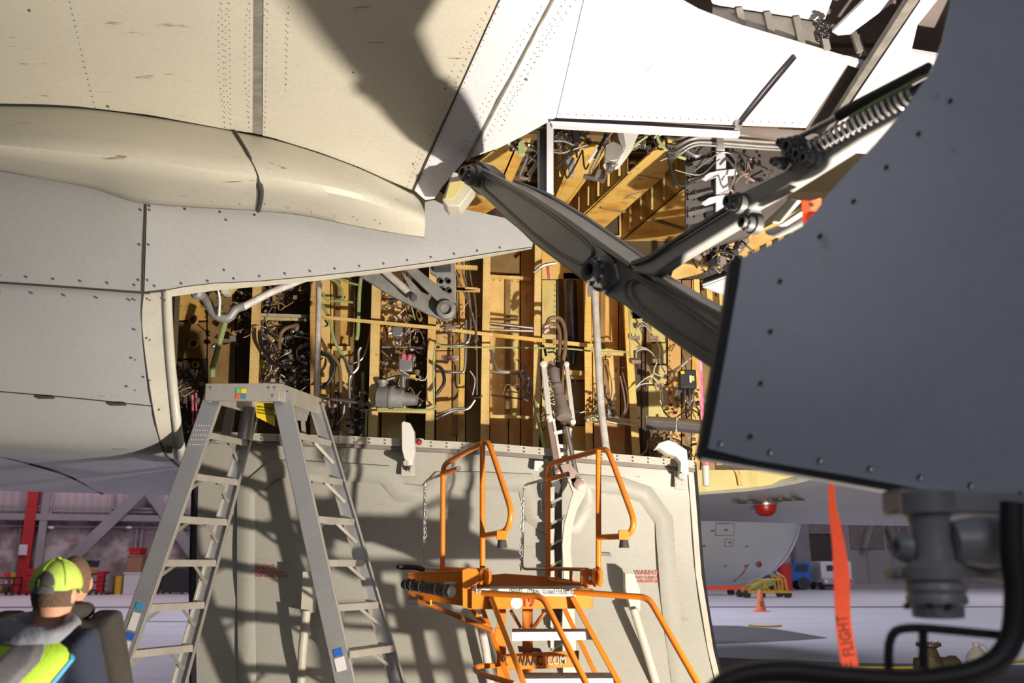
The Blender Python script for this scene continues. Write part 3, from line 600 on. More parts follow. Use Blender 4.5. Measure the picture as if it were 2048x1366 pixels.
# columns (I-beams): (top x0, x1, y) (bottom x0, x1, y)
cols = [(507, 524, 530, 491, 511, 930, 'primer_pale'), (745, 763, 520, 734, 753, 930, 'primer_pale'), (859, 874, 520, 849, 867, 930, 'primer_pale'), (967, 981, 492, 960, 978, 930, 'primer_pale'),
        (1070, 1084, 480, 1065, 1077, 935, 'primer_pale'), (1166, 1181, 480, 1172, 1186, 935, 'primer'), (1240, 1252, 500, 1267, 1283, 940, 'primer'), (620, 631, 530, 621, 632, 930, 'primer_orange')]
for (a, b, ty, c_, d_, by, m_) in cols:
    fl_ = MB().prism([P(a, ty, Yc), P(b, ty, Yc), P(d_, by, Yc), P(c_, by, Yc)], (0, .018, 0))
    cl = obj('column', fl_, m_, bay)
    mt, mb_ = (a+b)/2, (c_+d_)/2
    t_, b_ = P(mt, ty, Yc+.02), P(mb_, by, Yc+.02)
    obj('column_web', MB().prism([t_, b_, b_+V((0, Yw-Yc, 0)), t_+V((0, Yw-Yc, 0))], (.012, 0, 0)), 'primer_dark' if a < 860 and a != 745 else 'primer_orange', cl)
    rv = MB()
    for i in range(26):
        for sgn in (.2, .8):
            t = i/25; p = P((a+(b-a)*sgn)*(1-t)+(c_+(d_-c_)*sgn)*t, ty*(1-t)+by*t, Yc-.002); rv.ball(p, .0035, 5, 3)
    obj('rivets', rv, 'rivet', cl, kind='stuff', recalc=False)
# wall panels per bay: x0,x1,y0,y1,material
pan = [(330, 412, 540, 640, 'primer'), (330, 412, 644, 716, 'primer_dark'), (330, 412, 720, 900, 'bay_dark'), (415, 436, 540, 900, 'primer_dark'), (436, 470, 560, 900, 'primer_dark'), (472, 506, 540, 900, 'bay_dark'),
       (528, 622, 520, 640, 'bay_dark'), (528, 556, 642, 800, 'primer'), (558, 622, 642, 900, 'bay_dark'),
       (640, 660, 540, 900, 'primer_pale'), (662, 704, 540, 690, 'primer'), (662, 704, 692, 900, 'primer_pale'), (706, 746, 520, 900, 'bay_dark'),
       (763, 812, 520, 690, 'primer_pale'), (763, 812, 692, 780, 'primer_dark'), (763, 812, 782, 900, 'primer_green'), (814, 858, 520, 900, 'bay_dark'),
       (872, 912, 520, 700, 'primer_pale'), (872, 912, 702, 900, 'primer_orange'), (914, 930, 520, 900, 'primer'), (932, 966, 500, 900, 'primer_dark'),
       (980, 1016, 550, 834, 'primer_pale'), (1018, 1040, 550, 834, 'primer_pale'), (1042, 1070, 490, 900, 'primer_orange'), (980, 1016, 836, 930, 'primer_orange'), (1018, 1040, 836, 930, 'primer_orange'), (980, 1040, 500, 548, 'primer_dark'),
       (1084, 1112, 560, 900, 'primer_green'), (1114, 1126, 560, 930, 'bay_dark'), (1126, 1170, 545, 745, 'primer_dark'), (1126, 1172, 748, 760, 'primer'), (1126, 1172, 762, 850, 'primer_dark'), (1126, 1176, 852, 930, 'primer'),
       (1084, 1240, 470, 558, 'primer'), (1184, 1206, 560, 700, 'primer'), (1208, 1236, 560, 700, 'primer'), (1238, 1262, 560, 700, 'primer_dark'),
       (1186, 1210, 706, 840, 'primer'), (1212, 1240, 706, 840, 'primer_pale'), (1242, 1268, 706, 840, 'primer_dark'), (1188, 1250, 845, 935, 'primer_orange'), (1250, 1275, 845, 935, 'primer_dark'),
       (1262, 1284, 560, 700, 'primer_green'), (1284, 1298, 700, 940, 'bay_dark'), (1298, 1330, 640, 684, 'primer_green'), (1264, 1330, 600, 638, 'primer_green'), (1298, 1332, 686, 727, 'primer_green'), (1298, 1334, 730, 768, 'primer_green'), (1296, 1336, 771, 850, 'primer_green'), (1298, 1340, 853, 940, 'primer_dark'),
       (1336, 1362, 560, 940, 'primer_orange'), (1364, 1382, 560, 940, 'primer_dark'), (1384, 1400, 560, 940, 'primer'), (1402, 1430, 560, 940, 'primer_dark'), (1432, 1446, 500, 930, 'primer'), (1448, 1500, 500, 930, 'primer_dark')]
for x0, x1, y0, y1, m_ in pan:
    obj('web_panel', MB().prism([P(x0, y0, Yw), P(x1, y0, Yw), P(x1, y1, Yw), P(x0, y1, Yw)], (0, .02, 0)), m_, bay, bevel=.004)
# back and sides of the bay, roof deck
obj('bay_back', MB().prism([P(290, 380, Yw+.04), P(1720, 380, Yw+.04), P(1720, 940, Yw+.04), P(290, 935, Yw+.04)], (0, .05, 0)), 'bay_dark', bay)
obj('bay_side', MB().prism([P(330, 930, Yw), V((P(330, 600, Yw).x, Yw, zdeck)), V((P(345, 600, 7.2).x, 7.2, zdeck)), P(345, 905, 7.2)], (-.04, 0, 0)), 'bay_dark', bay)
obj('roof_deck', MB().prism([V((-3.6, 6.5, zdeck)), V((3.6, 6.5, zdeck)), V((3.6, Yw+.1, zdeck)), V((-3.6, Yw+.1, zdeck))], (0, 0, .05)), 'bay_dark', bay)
for i in range(12):
    y = 6.8+i*.24; obj('deck_stringer', MB().bar(V((-.6, y, zdeck-.03)), V((2.4, y+.15, zdeck-.03)), .03, .05), 'primer_dark', bay)
# ceiling beams running towards the wing: flange polygon, web on its left edge
def cbeam(pts, edge, m_='primer_pale', ribs=5):
    fp = [Pz(x, y, zt) for x, y in pts]; f = obj('ceiling_beam', MB().prism(fp, (0, 0, .02)), m_, bay)
    if edge:
        a, b = [Pz(x, y, zt) for x, y in edge]; up = V((0, 0, zdeck-zt))
        obj('beam_web', MB().prism([a, b, b+up, a+up], (.015, 0, 0)), 'primer', f)
        for i in range(ribs):
            t = (i+.5)/ribs; p = a.lerp(b, t); d = (b-a).normalized()
            obj('gusset', MB().prism([p+V((-.01, 0, .03)), p+V((-.012, 0, 0))+up, p+d*.05+up+V((-.012, 0, 0))], (-.02, 0, 0)), 'primer_pale', f)
        mb = MB()
        for i in range(40):
            p = a.lerp(b, i/39); mb.ball(p+V((.03, 0, -.002)), .005, 5, 3)
        for i in range(40):
            q0, q1 = fp[-1], fp[-2]; mb.ball(q0.lerp(q1, i/39)+V((-.03, 0, -.002)), .005, 5, 3)
        obj('rivets', mb, 'rivet', f, kind='stuff', recalc=False)
    return f
cbeam([(900, 392), (960, 322), (1000, 290), (1062, 280), (1020, 372), (1000, 410), (950, 440)], None, 'primer')
cbeam([(1080, 470), (1108, 410), (1160, 285), (1215, 300), (1195, 330), (1128, 420)], ((1080, 470), (1150, 300)), 'primer')
cbeam([(1120, 475), (1158, 435), (1255, 347), (1320, 359), (1199, 464), (1185, 480)], ((1120, 475), (1255, 347)), 'primer', 7)
cbeam([(1235, 488), (1371, 372), (1480, 300), (1500, 420), (1400, 500), (1290, 520)], ((1235, 488), (1371, 372)), 'primer', 6)
cbeam([(1258, 345), (1330, 280), (1372, 292), (1322, 357)], None, 'primer')
for a, b in (((1035, 282), (985, 400)),):
    obj('beam_web', MB().prism([Pz(*a, zt), Pz(*b, zt), Pz(*b, zt)+V((0, 0, .5)), Pz(*a, zt)+V((0, 0, .5))], (.015, 0, 0)), 'primer_dark', bay)
for pts in (((1201, 415), (1250, 424)), ((1305, 439), (1372, 460)), ((1243, 490), (1305, 507))):
    obj('splice_strap', MB().bar(Pz(*pts[0], zt-.01), Pz(*pts[1], zt-.01), .035, .015), 'primer_dark', bay)
def yb(px0, py0, px1, py1, Y, h, m_, name='shelf_angle', th=.04):
    obj(name, MB().bar(P(px0, py0, Y), P(px1, py1, Y), th, h*Y/F), m_, bay)
yb(516, 630, 634, 634, 9.05, 6, 'door_edge'); yb(516, 637, 634, 641, 9.1, 6, 'primer_green')
yb(640, 634, 880, 657, 8.93, 7, 'primer_pale', 'tie_bar', .012); yb(880, 657, 985, 670, 8.93, 7, 'primer_pale', 'tie_bar', .012); yb(985, 670, 1186, 692, 8.93, 8, 'primer', 'tie_bar', .012)
yb(980, 833, 1068, 836, 9.1, 6, 'primer_pale'); yb(755, 820, 860, 823, 9.0, 8, 'primer_pale'); yb(980, 553, 1062, 558, 9.3, 6, 'primer_pale')
yb(1126, 745, 1172, 747, 9.1, 9, 'primer'); yb(1186, 703, 1262, 708, 9.1, 10, 'primer_pale'); yb(1186, 838, 1270, 842, 9.1, 8, 'primer_pale')
for y_ in (560, 602): yb(905, y_-24 if y_ > 590 else y_-26, 955, y_-22 if y_ > 590 else y_-24, 8.9, 8, 'primer_pale', 'pipe_bracket')
yb(905, 578, 960, 581, 8.9, 7, 'primer_pale', 'pipe_bracket')
for x, y0, y1 in ((676, 560, 860), (706, 560, 840), (1016, 556, 830), (1206, 570, 700), (1213, 720, 835), (912, 600, 870), (812, 560, 700), (1298, 640, 760)):
    obj('stiffener', MB().bar(P(x, y0, Yw-.03), P(x-1, y1, Yw-.03), .05, .02, (0, 1, 0)), 'primer_dark', bay)
rivets([[(988, 560), (1062, 565)], [(1012, 570), (1010, 828)], [(1021, 570), (1019, 828)], [(915, 600), (913, 880)], [(680, 560), (676, 860)], [(1232, 580), (1232, 700)], [(1110, 570), (1108, 700)], [(1340, 680), (1338, 850)], [(356, 560), (350, 860)], [(364, 612), (405, 614)], [(362, 660), (403, 664)]], lambda x, y: Yw-.01, bay, .006, step=.05)
# left bulkhead with lightening holes
for x, y, r_ in ((388, 640, 10), (388, 688, 10), (392, 730, 7), (480, 560, 6), (475, 690, 4)):
    c = P(x, y, Yw-.02); obj('lightening_hole', MB().lathe(c, (0, -1, 0), [(0, r_*Yw/F), (.03, r_*Yw/F), (.03, r_*.75*Yw/F), (0, r_*.75*Yw/F)], 16), 'primer', bay)
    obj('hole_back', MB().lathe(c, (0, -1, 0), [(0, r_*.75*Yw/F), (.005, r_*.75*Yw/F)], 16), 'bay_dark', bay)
# ---------------- pipes
def pipe(pts, rp, m, Y=8.9, name='pipe', parent=None, sm=None, rr=.05, n=8, label=None):
    w_ = [Q(p, Y) for p in pts]; w_ = spline(w_, 5) if sm else rounded(w_, rr) if len(w_) > 2 else w_
    return obj(name, MB().tube(w_, rp*Y/F, n), m, parent or bay, label)
pp = [([(868, 810), (870, 696), (905, 694), (1120, 697), (1182, 702), (1252, 704), (1260, 700), (1257, 560)], 1.8, 'pipe_green', 8.85),
      ([(868, 810), (862, 819), (740, 820), (733, 826), (731, 872)], 2.2, 'pipe_green', 8.88),
      ([(730, 538), (720, 570), (716, 660), (713, 680)], 4, 'pipe_green', 9.2), ([(726, 745), (725, 860)], 4, 'pipe_green', 9.3),
      ([(645, 555), (670, 562), (684, 580), (685, 600)], 2.6, 'pipe_green', 9.2), ([(645, 548), (700, 566), (718, 570)], 2.4, 'pipe_green', 9.2),
      ([(645, 585), (655, 600), (685, 602), (706, 605)], 2.4, 'pipe_green', 9.2), ([(644, 610), (660, 640), (668, 680), (690, 720), (697, 745)], 3.2, 'pipe_green', 9.0),
      ([(650, 640), (657, 650), (645, 655)], 2, 'pipe_green', 9.1), ([(688, 715), (700, 738), (705, 750)], 3.4, 'steel', 8.95),
      ([(722, 695), (717, 705), (716, 735), (700, 755), (699, 790), (699, 815)], 3.2, 'steel', 9.0), ([(745, 640), (735, 690), (722, 720), (690, 730)], 2, 'steel', 9.15),
      ([(982, 700), (990, 730), (1002, 742), (1048, 745)], 4, 'steel', 9.0), ([(980, 646), (1066, 656)], 3, 'steel', 9.0), ([(980, 658), (1000, 660), (1066, 662)], 2.6, 'steel', 9.0),
      ([(980, 742), (1000, 745), (1046, 748)], 2.4, 'copper', 9.0), ([(982, 790), (1060, 800)], 1.5, 'dark_steel', 9.1),
      ([(871, 742), (915, 744), (930, 735), (932, 640)], 3.2, 'steel', 9.0), ([(875, 690), (925, 690), (940, 670), (939, 600), (926, 545), (925, 510)], 2.6, 'steel', 8.95),
      ([(915, 560), (935, 600), (950, 650), (955, 680)], 1.8, 'steel', 8.9), ([(912, 545), (930, 590), (946, 640), (952, 700)], 1.6, 'copper', 8.95), ([(935, 510), (942, 560), (952, 620), (954, 790)], 1.6, 'steel', 8.98),
      ([(920, 505), (945, 515), (905, 512)], 2, 'steel', 8.9), ([(872, 838), (905, 822), (935, 818), (950, 800)], 2.6, 'steel', 9.0), ([(872, 830), (910, 816), (930, 816)], 2, 'steel', 9.0),
      ([(880, 655), (920, 652)], 4, 'copper', 9.0), ([(887, 600), (925, 610)], 1.6, 'steel', 9.0), ([(940, 750), (942, 790), (955, 795), (965, 792)], 1.8, 'dark_steel', 9.0),
      ([(640, 796), (700, 803), (752, 812)], 3, 'steel', 8.9), ([(763, 597), (815, 600)], 2.4, 'dark_steel', 9.1), ([(764, 694), (820, 694), (850, 697)], 3, 'steel', 9.1),
      ([(763, 762), (800, 752), (830, 756)], 4, 'steel', 9.0), ([(765, 640), (775, 665), (775, 700)], 2, 'dark_steel', 9.1), ([(822, 610), (830, 640)], 1.6, 'pipe_green', 9.0),
      ([(640, 770), (636, 790), (640, 850)], 2.4, 'steel', 9.0), ([(655, 790), (660, 820), (650, 850)], 3.4, 'copper', 9.2), ([(672, 780), (676, 830), (668, 862)], 3.6, 'dark_steel', 9.2), ([(690, 800), (686, 835), (672, 850)], 3, 'steel', 9.1),
      ([(520, 660), (548, 690), (560, 700)], 2.2, 'steel', 9.0), ([(560, 675), (590, 672), (620, 677)], 2, 'steel', 9.05), ([(540, 700), (545, 680), (570, 672)], 1.8, 'steel', 9.05),
      ([(536, 564), (535, 620), (524, 660)], 5, 'dark_steel', 9.3), ([(552, 564), (550, 625), (525, 662)], 5, 'steel', 9.35), ([(340, 560), (352, 565), (345, 680), (350, 760)], 1.5, 'pipe_green', 9.2),
      ([(450, 645), (425, 735), (424, 755)], 6, 'pipe_green', 8.8), ([(385, 790), (386, 850)], 2.5, 'pink', 9.0), ([(392, 786), (393, 845)], 2, 'pink', 9.0),
      ([(1068, 545), (1085, 530), (1112, 526)], 3.6, 'steel', 8.9), ([(1095, 530), (1098, 558)], 3, 'pink', 8.95), ([(1085, 690), (1090, 700), (1092, 712)], 2.6, 'dark_steel', 8.9),
      ([(1095, 705), (1110, 703), (1116, 720)], 1.8, 'dark_steel', 8.9), ([(1140, 820), (1160, 826), (1170, 822)], 1.8, 'steel', 9.0), ([(1195, 838), (1225, 845), (1272, 850)], 3, 'steel', 8.95),
      ([(1170, 842), (1180, 836), (1200, 830)], 3, 'steel', 8.9), ([(1232, 745), (1232, 735), (1250, 735)], 1.4, 'dark_steel', 9.0), ([(1240, 752), (1248, 790), (1250, 820), (1240, 838)], 1.8, 'copper', 8.95),
      ([(1190, 810), (1215, 822), (1240, 838)], 1.8, 'steel', 8.9), ([(1245, 745), (1256, 800), (1245, 836), (1215, 830)], 1.2, 'steel', 8.95)]
for a in pp: pipe(a[0], a[1], a[2], a[3], sm=len(a[0]) > 3)
# hoses
for pts, rp, m_, Y in (([(519, 662), (522, 690), (545, 725), (565, 733), (590, 734)], 3.6, 'dark_steel', 8.9), ([(559, 700), (561, 670), (575, 655), (598, 650)], 4, 'hose_brown', 9.0), ([(572, 650), (600, 640), (632, 655)], 3, 'hose_black', 9.1),
                       ([(642, 707), (660, 715), (668, 740), (655, 768), (640, 776)], 4, 'hose_black', 8.9), ([(642, 703), (668, 715), (680, 740), (681, 785)], 3.6, 'hose_brown', 8.95), ([(640, 745), (650, 730), (655, 700)], 3, 'copper', 9.1),
                       ([(872, 731), (884, 740), (888, 765), (872, 790)], 3.6, 'hose_black', 8.85), ([(1094, 650), (1100, 637), (1120, 637), (1130, 660), (1130, 700), (1124, 740), (1126, 800), (1136, 835), (1144, 850)], 4.2, 'hose_brown', 8.6),
                       ([(1093, 660), (1100, 648), (1115, 652), (1121, 680), (1119, 712)], 4.2, 'hose_brown', 8.65)):
    pipe(pts, rp, m_, Y, 'hose', sm=True)
for x, y in ((1094, 650), (1093, 660)): obj('hose_fitting', MB().tube([P(x-6, y+5, 8.62), P(x+3, y-2, 8.62)], .028, 8), 'copper', bay)
# wires: looped bundles between H and the right
for i in range(4):
    r_ = 14+i*4
    pipe([(1270, 672), (1270+r_*.3, 672-r_), (1290, 660-r_*.55), (1302, 672-r_*.3), (1306, 674)], .8, ['white', 'copper', 'dark_steel', 'white'][i], 9.0, 'wire', sm=True)
    pipe([(1272, 722), (1272+i, 722-r_), (1290, 705-r_*.35), (1305, 712-r_*.2), (1312, 722)], .9, ['dark_steel', 'white', 'copper', 'white'][i], 8.98, 'wire', sm=True)
for pts in ([(1312, 680), (1320, 700), (1318, 722), (1330, 745)], [(1314, 725), (1308, 745), (1330, 752), (1360, 735), (1375, 722)], [(1316, 768), (1300, 752), (1270, 775)], [(1318, 770), (1322, 800)], [(1323, 770), (1326, 802)],
            [(1370, 800), (1380, 815), (1392, 838)], [(1262, 786), (1280, 770), (1300, 766)], [(1340, 745), (1365, 728), (1382, 716), (1376, 730)], [(940, 742), (950, 760), (945, 790)], [(820, 700), (822, 665), (838, 660), (848, 680)], [(800, 740), (850, 760), (856, 700)], [(1320, 800), (1330, 825), (1350, 822)], [(1352, 740), (1345, 760), (1340, 745)]):
    pipe(pts, 1.1, 'white' if len(pts) % 2 else 'copper', 8.9, 'wire', sm=True)
for x, y in ((1270, 676), (1307, 676), (1272, 724), (1315, 722), (1318, 770)): obj('wire_clamp', MB().box(P(x, y, 8.95), (.09, .04, .035)), 'copper', bay)
# tubes of size
obj('accumulator', MB().lathe(P(1142, 562, 9.2), P(1146, 735, 9.2)-P(1142, 562, 9.2), [(0, .04), (.0, .052), (.04, .062), (.78, .062), (.80, .05), (.86, .05)], 20), 'dark_steel', bay, 'dark polished cylinder')
obj('sleeved_pole', MB().tube(spline([P(1189, 582, 8.7), P(1195, 690, 8.6), P(1201, 800, 8.5), P(1206, 850, 8.4), P(1214, 910, 8.3)], 6), .034, 12), 'sleeve_white', bay, 'pole wrapped in a worn white sleeve')
obj('pole_end', MB().box(P(1184, 582, 8.7), (.08, .05, .10)), 'steel', bay)
obj('guide_tube', MB().tube([P(638, 575, 8.8), P(632, 840, 8.7)], .026, 12), 'sleeve_white', bay, 'pale vertical guide tube')
obj('tube_end', MB().box(P(638, 572, 8.8), (.05, .05, .06)), 'copper', bay)
duct = obj('bleed_duct', MB().tube([P(1296, 846, 8.6), P(1350, 849, 8.5), P(1440, 858, 8.3)], .062, 18), 'steel', bay, 'bare metal duct')
for x, y, Y in ((1290, 846, 8.62), (1350, 849, 8.5)): obj('duct_band', MB().tube([P(x, y, Y), P(x+4, y+.3, Y)], .072, 18), 'nosing', duct)
obj('canister', MB().lathe(P(578, 540, 8.9), (0, 0, -1), [(0, .06), (.18, .06), (.2, .045), (.2, .02)], 18), 'aluminium', bay)
obj('canister', MB().lathe(P(455, 560, 9.0), (0, 0, -1), [(0, .13), (.06, .12), (.14, .06), (.16, 0.02)], 18), 'primer_green', bay)
for x in (535, 550): obj('pipe_coupling', MB().lathe(P(x, 590, 9.3), (0, 0, -1), [(0, .03), (.02, .036), (.06, .03), (.09, .036), (.12, .03)], 12), 'copper', bay)
# pump body between the second and third column
pu = obj('hydraulic_pump', MB().lathe(P(757, 793, 8.95), P(835, 800, 8.9)-P(757, 793, 8.95), [(0, .10), (.12, .105), (.125, .115), (.15, .115), (.15, .10), (.24, .09), (.25, .07), (.32, .06), (.38, .05)], 18), 'casting', bay)
obj('pump_inlet', MB().lathe(P(765, 768, 8.95), (0, 0, 1), [(0, .05), (.03, .06), (.03, .045), (-.06, .045)], 14), 'casting', pu)
obj('pump_port', MB().tube([P(806, 776, 8.9), P(806, 755, 8.9)], .03, 10), 'steel', pu)
vb = obj('valve_block', MB().box(P(812, 728, 8.95), (.13, .10, .16)), 'aluminium', bay, bevel=.01)
for x, y in ((806, 718), (818, 720), (826, 722)): obj('valve_cap', MB().lathe(P(x, y, 8.9), (.2, -.5, .8), [(0, .022), (.05, .022), (.06, .012)], 10), 'pink' if x < 825 else 'steel', vb)
obj('valve_tag', MB().box(P(826, 752, 8.88), (.05, .01, .025)), 'yellow', vb)
v2 = obj('valve_block', MB().box(P(795, 665, 8.95), (.10, .09, .10)), 'aluminium', bay, bevel=.01)
for dx in (-18, 14): obj('valve_arm', MB().tube([P(795, 665, 8.95), P(795+dx, 667, 8.93)], .018, 8), 'steel', v2)
v3 = obj('valve_block', MB().box(P(897, 655, 8.9), (.07, .06, .07)), 'copper', bay, bevel=.01)
obj('valve_tee', MB().tube([P(884, 655, 8.9), P(912, 656, 8.9)], .014, 8), 'copper', v3)
ub = obj('control_unit', MB().box(P(1374, 760, 8.5), (.15, .12, .17)), 'hose_black', bay, 'black control box with yellow labels', bevel=.01)
for x, y, w_, h_, m_ in ((1365, 745, .032, .028, 'yellow'), (1386, 757, .022, .045, 'yellow'), (1381, 758, .02, .065, 'white')): obj('label_plate', MB().box(P(x, y, 8.43), (w_, .006, h_)), m_, ub)
for x in (1369, 1379): obj('connector', MB().lathe(P(x, 779, 8.5), (0, 0, -1), [(0, .025), (.05, .022), (.09, .014)], 10), 'dark_steel', ub)
obj('placard', MB().box(P(900, 716, 8.95), (.17, .01, .045), ry=.04), 'nosing', bay)
for r_ in (9, 6, 3): obj('placard_print', MB().tube([P(899, 715, 8.935)+V((r_*.0085*math.cos(a*PI/6), 0, r_*.0028*math.sin(a*PI/6))) for a in range(13)], .002, 4), 'red_text', bay)
obj('junction_plate', MB().box(P(683, 697, 9.3), (.18, .04, .04)), 'primer_pale', bay)
obj('torn_wire_bundle', MB().tube(spline([P(1052, 745, 8.9), P(1055, 770, 8.8), P(1060, 795, 8.85), P(1058, 760, 8.75), P(1048, 775, 8.8), P(1055, 800, 8.8)], 6), .013, 7), 'brown_grey', bay)
obj('safety_pole', MB().tube([P(1068, 800, 8.6), P(1094, 925, 8.3)], .016, 8), 'pipe_green', bay, 'olive green rod')
obj('white_canister', MB().lathe(P(1411, 927, 8.8), (0, 0, -1), [(0, .03), (.0, .034), (.2, .034), (.21, .02)], 14), 'white', bay); obj('canister_band', MB().lathe(P(1411, 925, 8.8), (0, 0, -1), [(0, .038), (.03, .038)], 14), 'pink', bay)
obj('sill_wall', MB().prism([P(x, y, 9.55) for x, y in ((1392, 905), (1480, 900), (1700, 900), (1690, 948), (1600, 962), (1500, 975), (1392, 985))], (0, .02, 0)), 'primer_green', bay)
obj('sill_rib', MB().tube(spline([P(1462, 930, 9.5), P(1475, 945, 9.5), P(1481, 972, 9.5)], 4), .022, 6), 'primer_pale', bay)
# small fittings nobody could count, behind the pipes
def clutter(x0, y0, x1, y1, n, seed, mats, Y=9.15, smin=.01, smax=.035):
    R = random.Random(seed)
    for mi, m_ in enumerate(mats):
        mb = MB()
        for i in range(n//len(mats)):
            c = P(R.uniform(x0, x1), R.uniform(y0, y1), Y+R.uniform(-.15, .12)); k = R.random(); s_ = R.uniform(smin, smax)
            if k < .4: mb.box(c, (s_*R.uniform(.6, 2), s_, s_*R.uniform(.6, 2)), rz=R.uniform(0, 1), ry=R.uniform(-.3, .3))
            elif k < .7: mb.lathe(c, (R.uniform(-1, 1), R.uniform(-1, 0), R.uniform(-1, 1)), [(0, s_*.6), (s_, s_*.8), (s_*1.6, s_*.5)], 8)
            else:
                p = [c]
                for j in range(3): p.append(p[-1]+V((R.uniform(-1, 1), R.uniform(-.5, .5), R.uniform(-1, 1)))*.10)
                mb.tube(spline(p, 3), R.uniform(.004, .009), 5)
        obj('fittings', mb, m_, bay, kind='stuff', recalc=False)
clutter(525, 655, 622, 775, 190, 1, ['dark_steel', 'steel', 'brown_grey', 'hose_black', 'copper'])
clutter(525, 560, 622, 640, 40, 2, ['dark_steel', 'primer_dark'])
clutter(765, 600, 856, 815, 130, 3, ['steel', 'dark_steel', 'copper', 'primer_dark'], Y=9.15)
clutter(640, 770, 730, 870, 70, 4, ['dark_steel', 'steel', 'copper'], Y=9.15)
clutter(345, 740, 410, 880, 60, 5, ['dark_steel', 'bay_dark', 'copper']); clutter(430, 560, 505, 700, 40, 6, ['dark_steel', 'primer_dark', 'steel'])
clutter(1082, 730, 1130, 850, 50, 7, ['dark_steel', 'steel'], Y=9.2); clutter(1185, 795, 1230, 830, 30, 8, ['steel', 'dark_steel'], Y=8.9, smax=.025)
clutter(1340, 780, 1410, 850, 50, 9, ['dark_steel', 'steel', 'copper'], Y=8.9, smax=.03); clutter(1290, 870, 1390, 935, 50, 10, ['dark_steel', 'brown_grey', 'copper'], Y=9.0)
clutter(875, 600, 960, 700, 26, 11, ['steel', 'copper'], Y=9.1, smax=.025); clutter(1035, 730, 1062, 800, 24, 12, ['brown_grey', 'steel'], Y=8.9, smax=.03)
clutter(1360, 600, 1480, 640, 20, 13, ['primer_dark', 'copper'], Y=9)
# ================================================================ BAY DOOR hanging from the belly
door = group_part('bay_door', air, 'large grey-green bay door hanging open under the wheel bay')
DY = [(860, 8.35), (930, 8.35), (1000, 8.42), (1150, 8.40), (1300, 8.18), (1440, 7.9)]
def Yd(px, py):
    for (a, ya), (b, yb_) in zip(DY, DY[1:]):
        if py <= b: t = max(0, (py-a)/(b-a)); return ya*(1-t)+yb_*t
    return DY[-1][1]
LE = [(398, 880), (394, 1000), (390, 1150), (390, 1300), (392, 1440)]; RE = [(1387, 926), (1393, 1000), (1404, 1150), (1428, 1300), (1462, 1440)]
rows = []
for (lx, ly), (rx, ry) in zip(LE, RE): rows.append([(lx+(rx-lx)*t/4, ly+(ry-ly)*t/4, Yd(0, ly+(ry-ly)*t/4)) for t in range(5)])
skin('inner_skin', rows, 'door', door, cols=30, sub=6, thick=(0, .05, 0))
obj('edge_seal', MB().tube(spline([P(x-5, y, Yd(x, y)-.01) for x, y in LE], 5), .03, 8), 'seal', door, 'black rubber edge seal')
obj('edge_strip', MB().prism([P(x, y, 8.5) for x, y in ((384, 975), (400, 975), (402, 1366), (400, 1440), (382, 1440))], (0, .03, 0)), 'door_edge', door)
obj('edge_seal', MB().tube(spline([P(x+2, y, Yd(x, y)-.01) for x, y in RE], 5), .016, 8), 'seal', door, 'black rubber edge seal')
obj('edge_rail', MB().grid([[P(x-12, y, Yd(x, y)-.02) for x, y in RE], [P(x-1, y, Yd(x, y)-.02) for x, y in RE]], (0, .02, 0)), 'door_edge', door)
tf = [(400, 862), (500, 866), (700, 872), (1000, 888), (1200, 905), (1390, 921)]
obj('top_flange', MB().prism([P(x, y, 8.27) for x, y in tf]+[P(x, y+15, 8.27) for x, y in tf[::-1]], (0, .08, 0)), 'door_edge', door)
obj('top_under_strip', MB().prism([P(x, y+16, 8.3) for x, y in tf]+[P(x, y+23, 8.3) for x, y in tf[::-1]], (0, .05, 0)), 'brown_grey', door)  # brown-grey strip just below the top flange
rivets([[(x, y+4) for x, y in tf], [(x, y+11) for x, y in tf]], lambda x, y: 8.262, door, .007, step=.13)
def band(pts, wpx, h=.022, m='door'):
    c = spline([V((x, y, 0)) for x, y in pts], 1) ; c = [V((x, y, 0)) for x, y in pts]; L_, R_, L2_, R2_ = [], [], [], []
    for i, p in enumerate(c):
        a = (p-c[i-1]).normalized() if i else (c[1]-p).normalized(); b = (c[i+1]-p).normalized() if i < len(c)-1 else a
        t = (a+b).normalized(); n_ = V((-t.y, t.x, 0))/max(.6, t.dot(a))
        for k, lst, dz in ((-.5, L_, 0), (.5, R_, 0), (-.22, L2_, h), (.22, R2_, h)):
            q = p+n_*wpx*k; lst.append(P(q.x, q.y, Yd(q.x, q.y)-dz-.001))
    return obj('pressed_bead', MB().grid([L_, L2_, R2_, R_], smooth=False), m, door)
band([(496, 1440), (492, 1200), (492, 985), (548, 938), (660, 942), (772, 950), (800, 985), (852, 990), (880, 962), (960, 962), (1052, 966), (1068, 1032), (1092, 1048), (1150, 1050), (1178, 1004), (1165, 966), (1240, 972), (1292, 990), (1328, 1040), (1340, 1200), (1352, 1300), (1372, 1440)], 36)
def dprism(name, pts, Y, m, ext=.05, label=None, bevel=.004, parent=None): return obj(name, MB().prism([P(x, y, Y) for x, y in pts], (0, ext, 0)), m, parent or door, label, bevel=bevel)
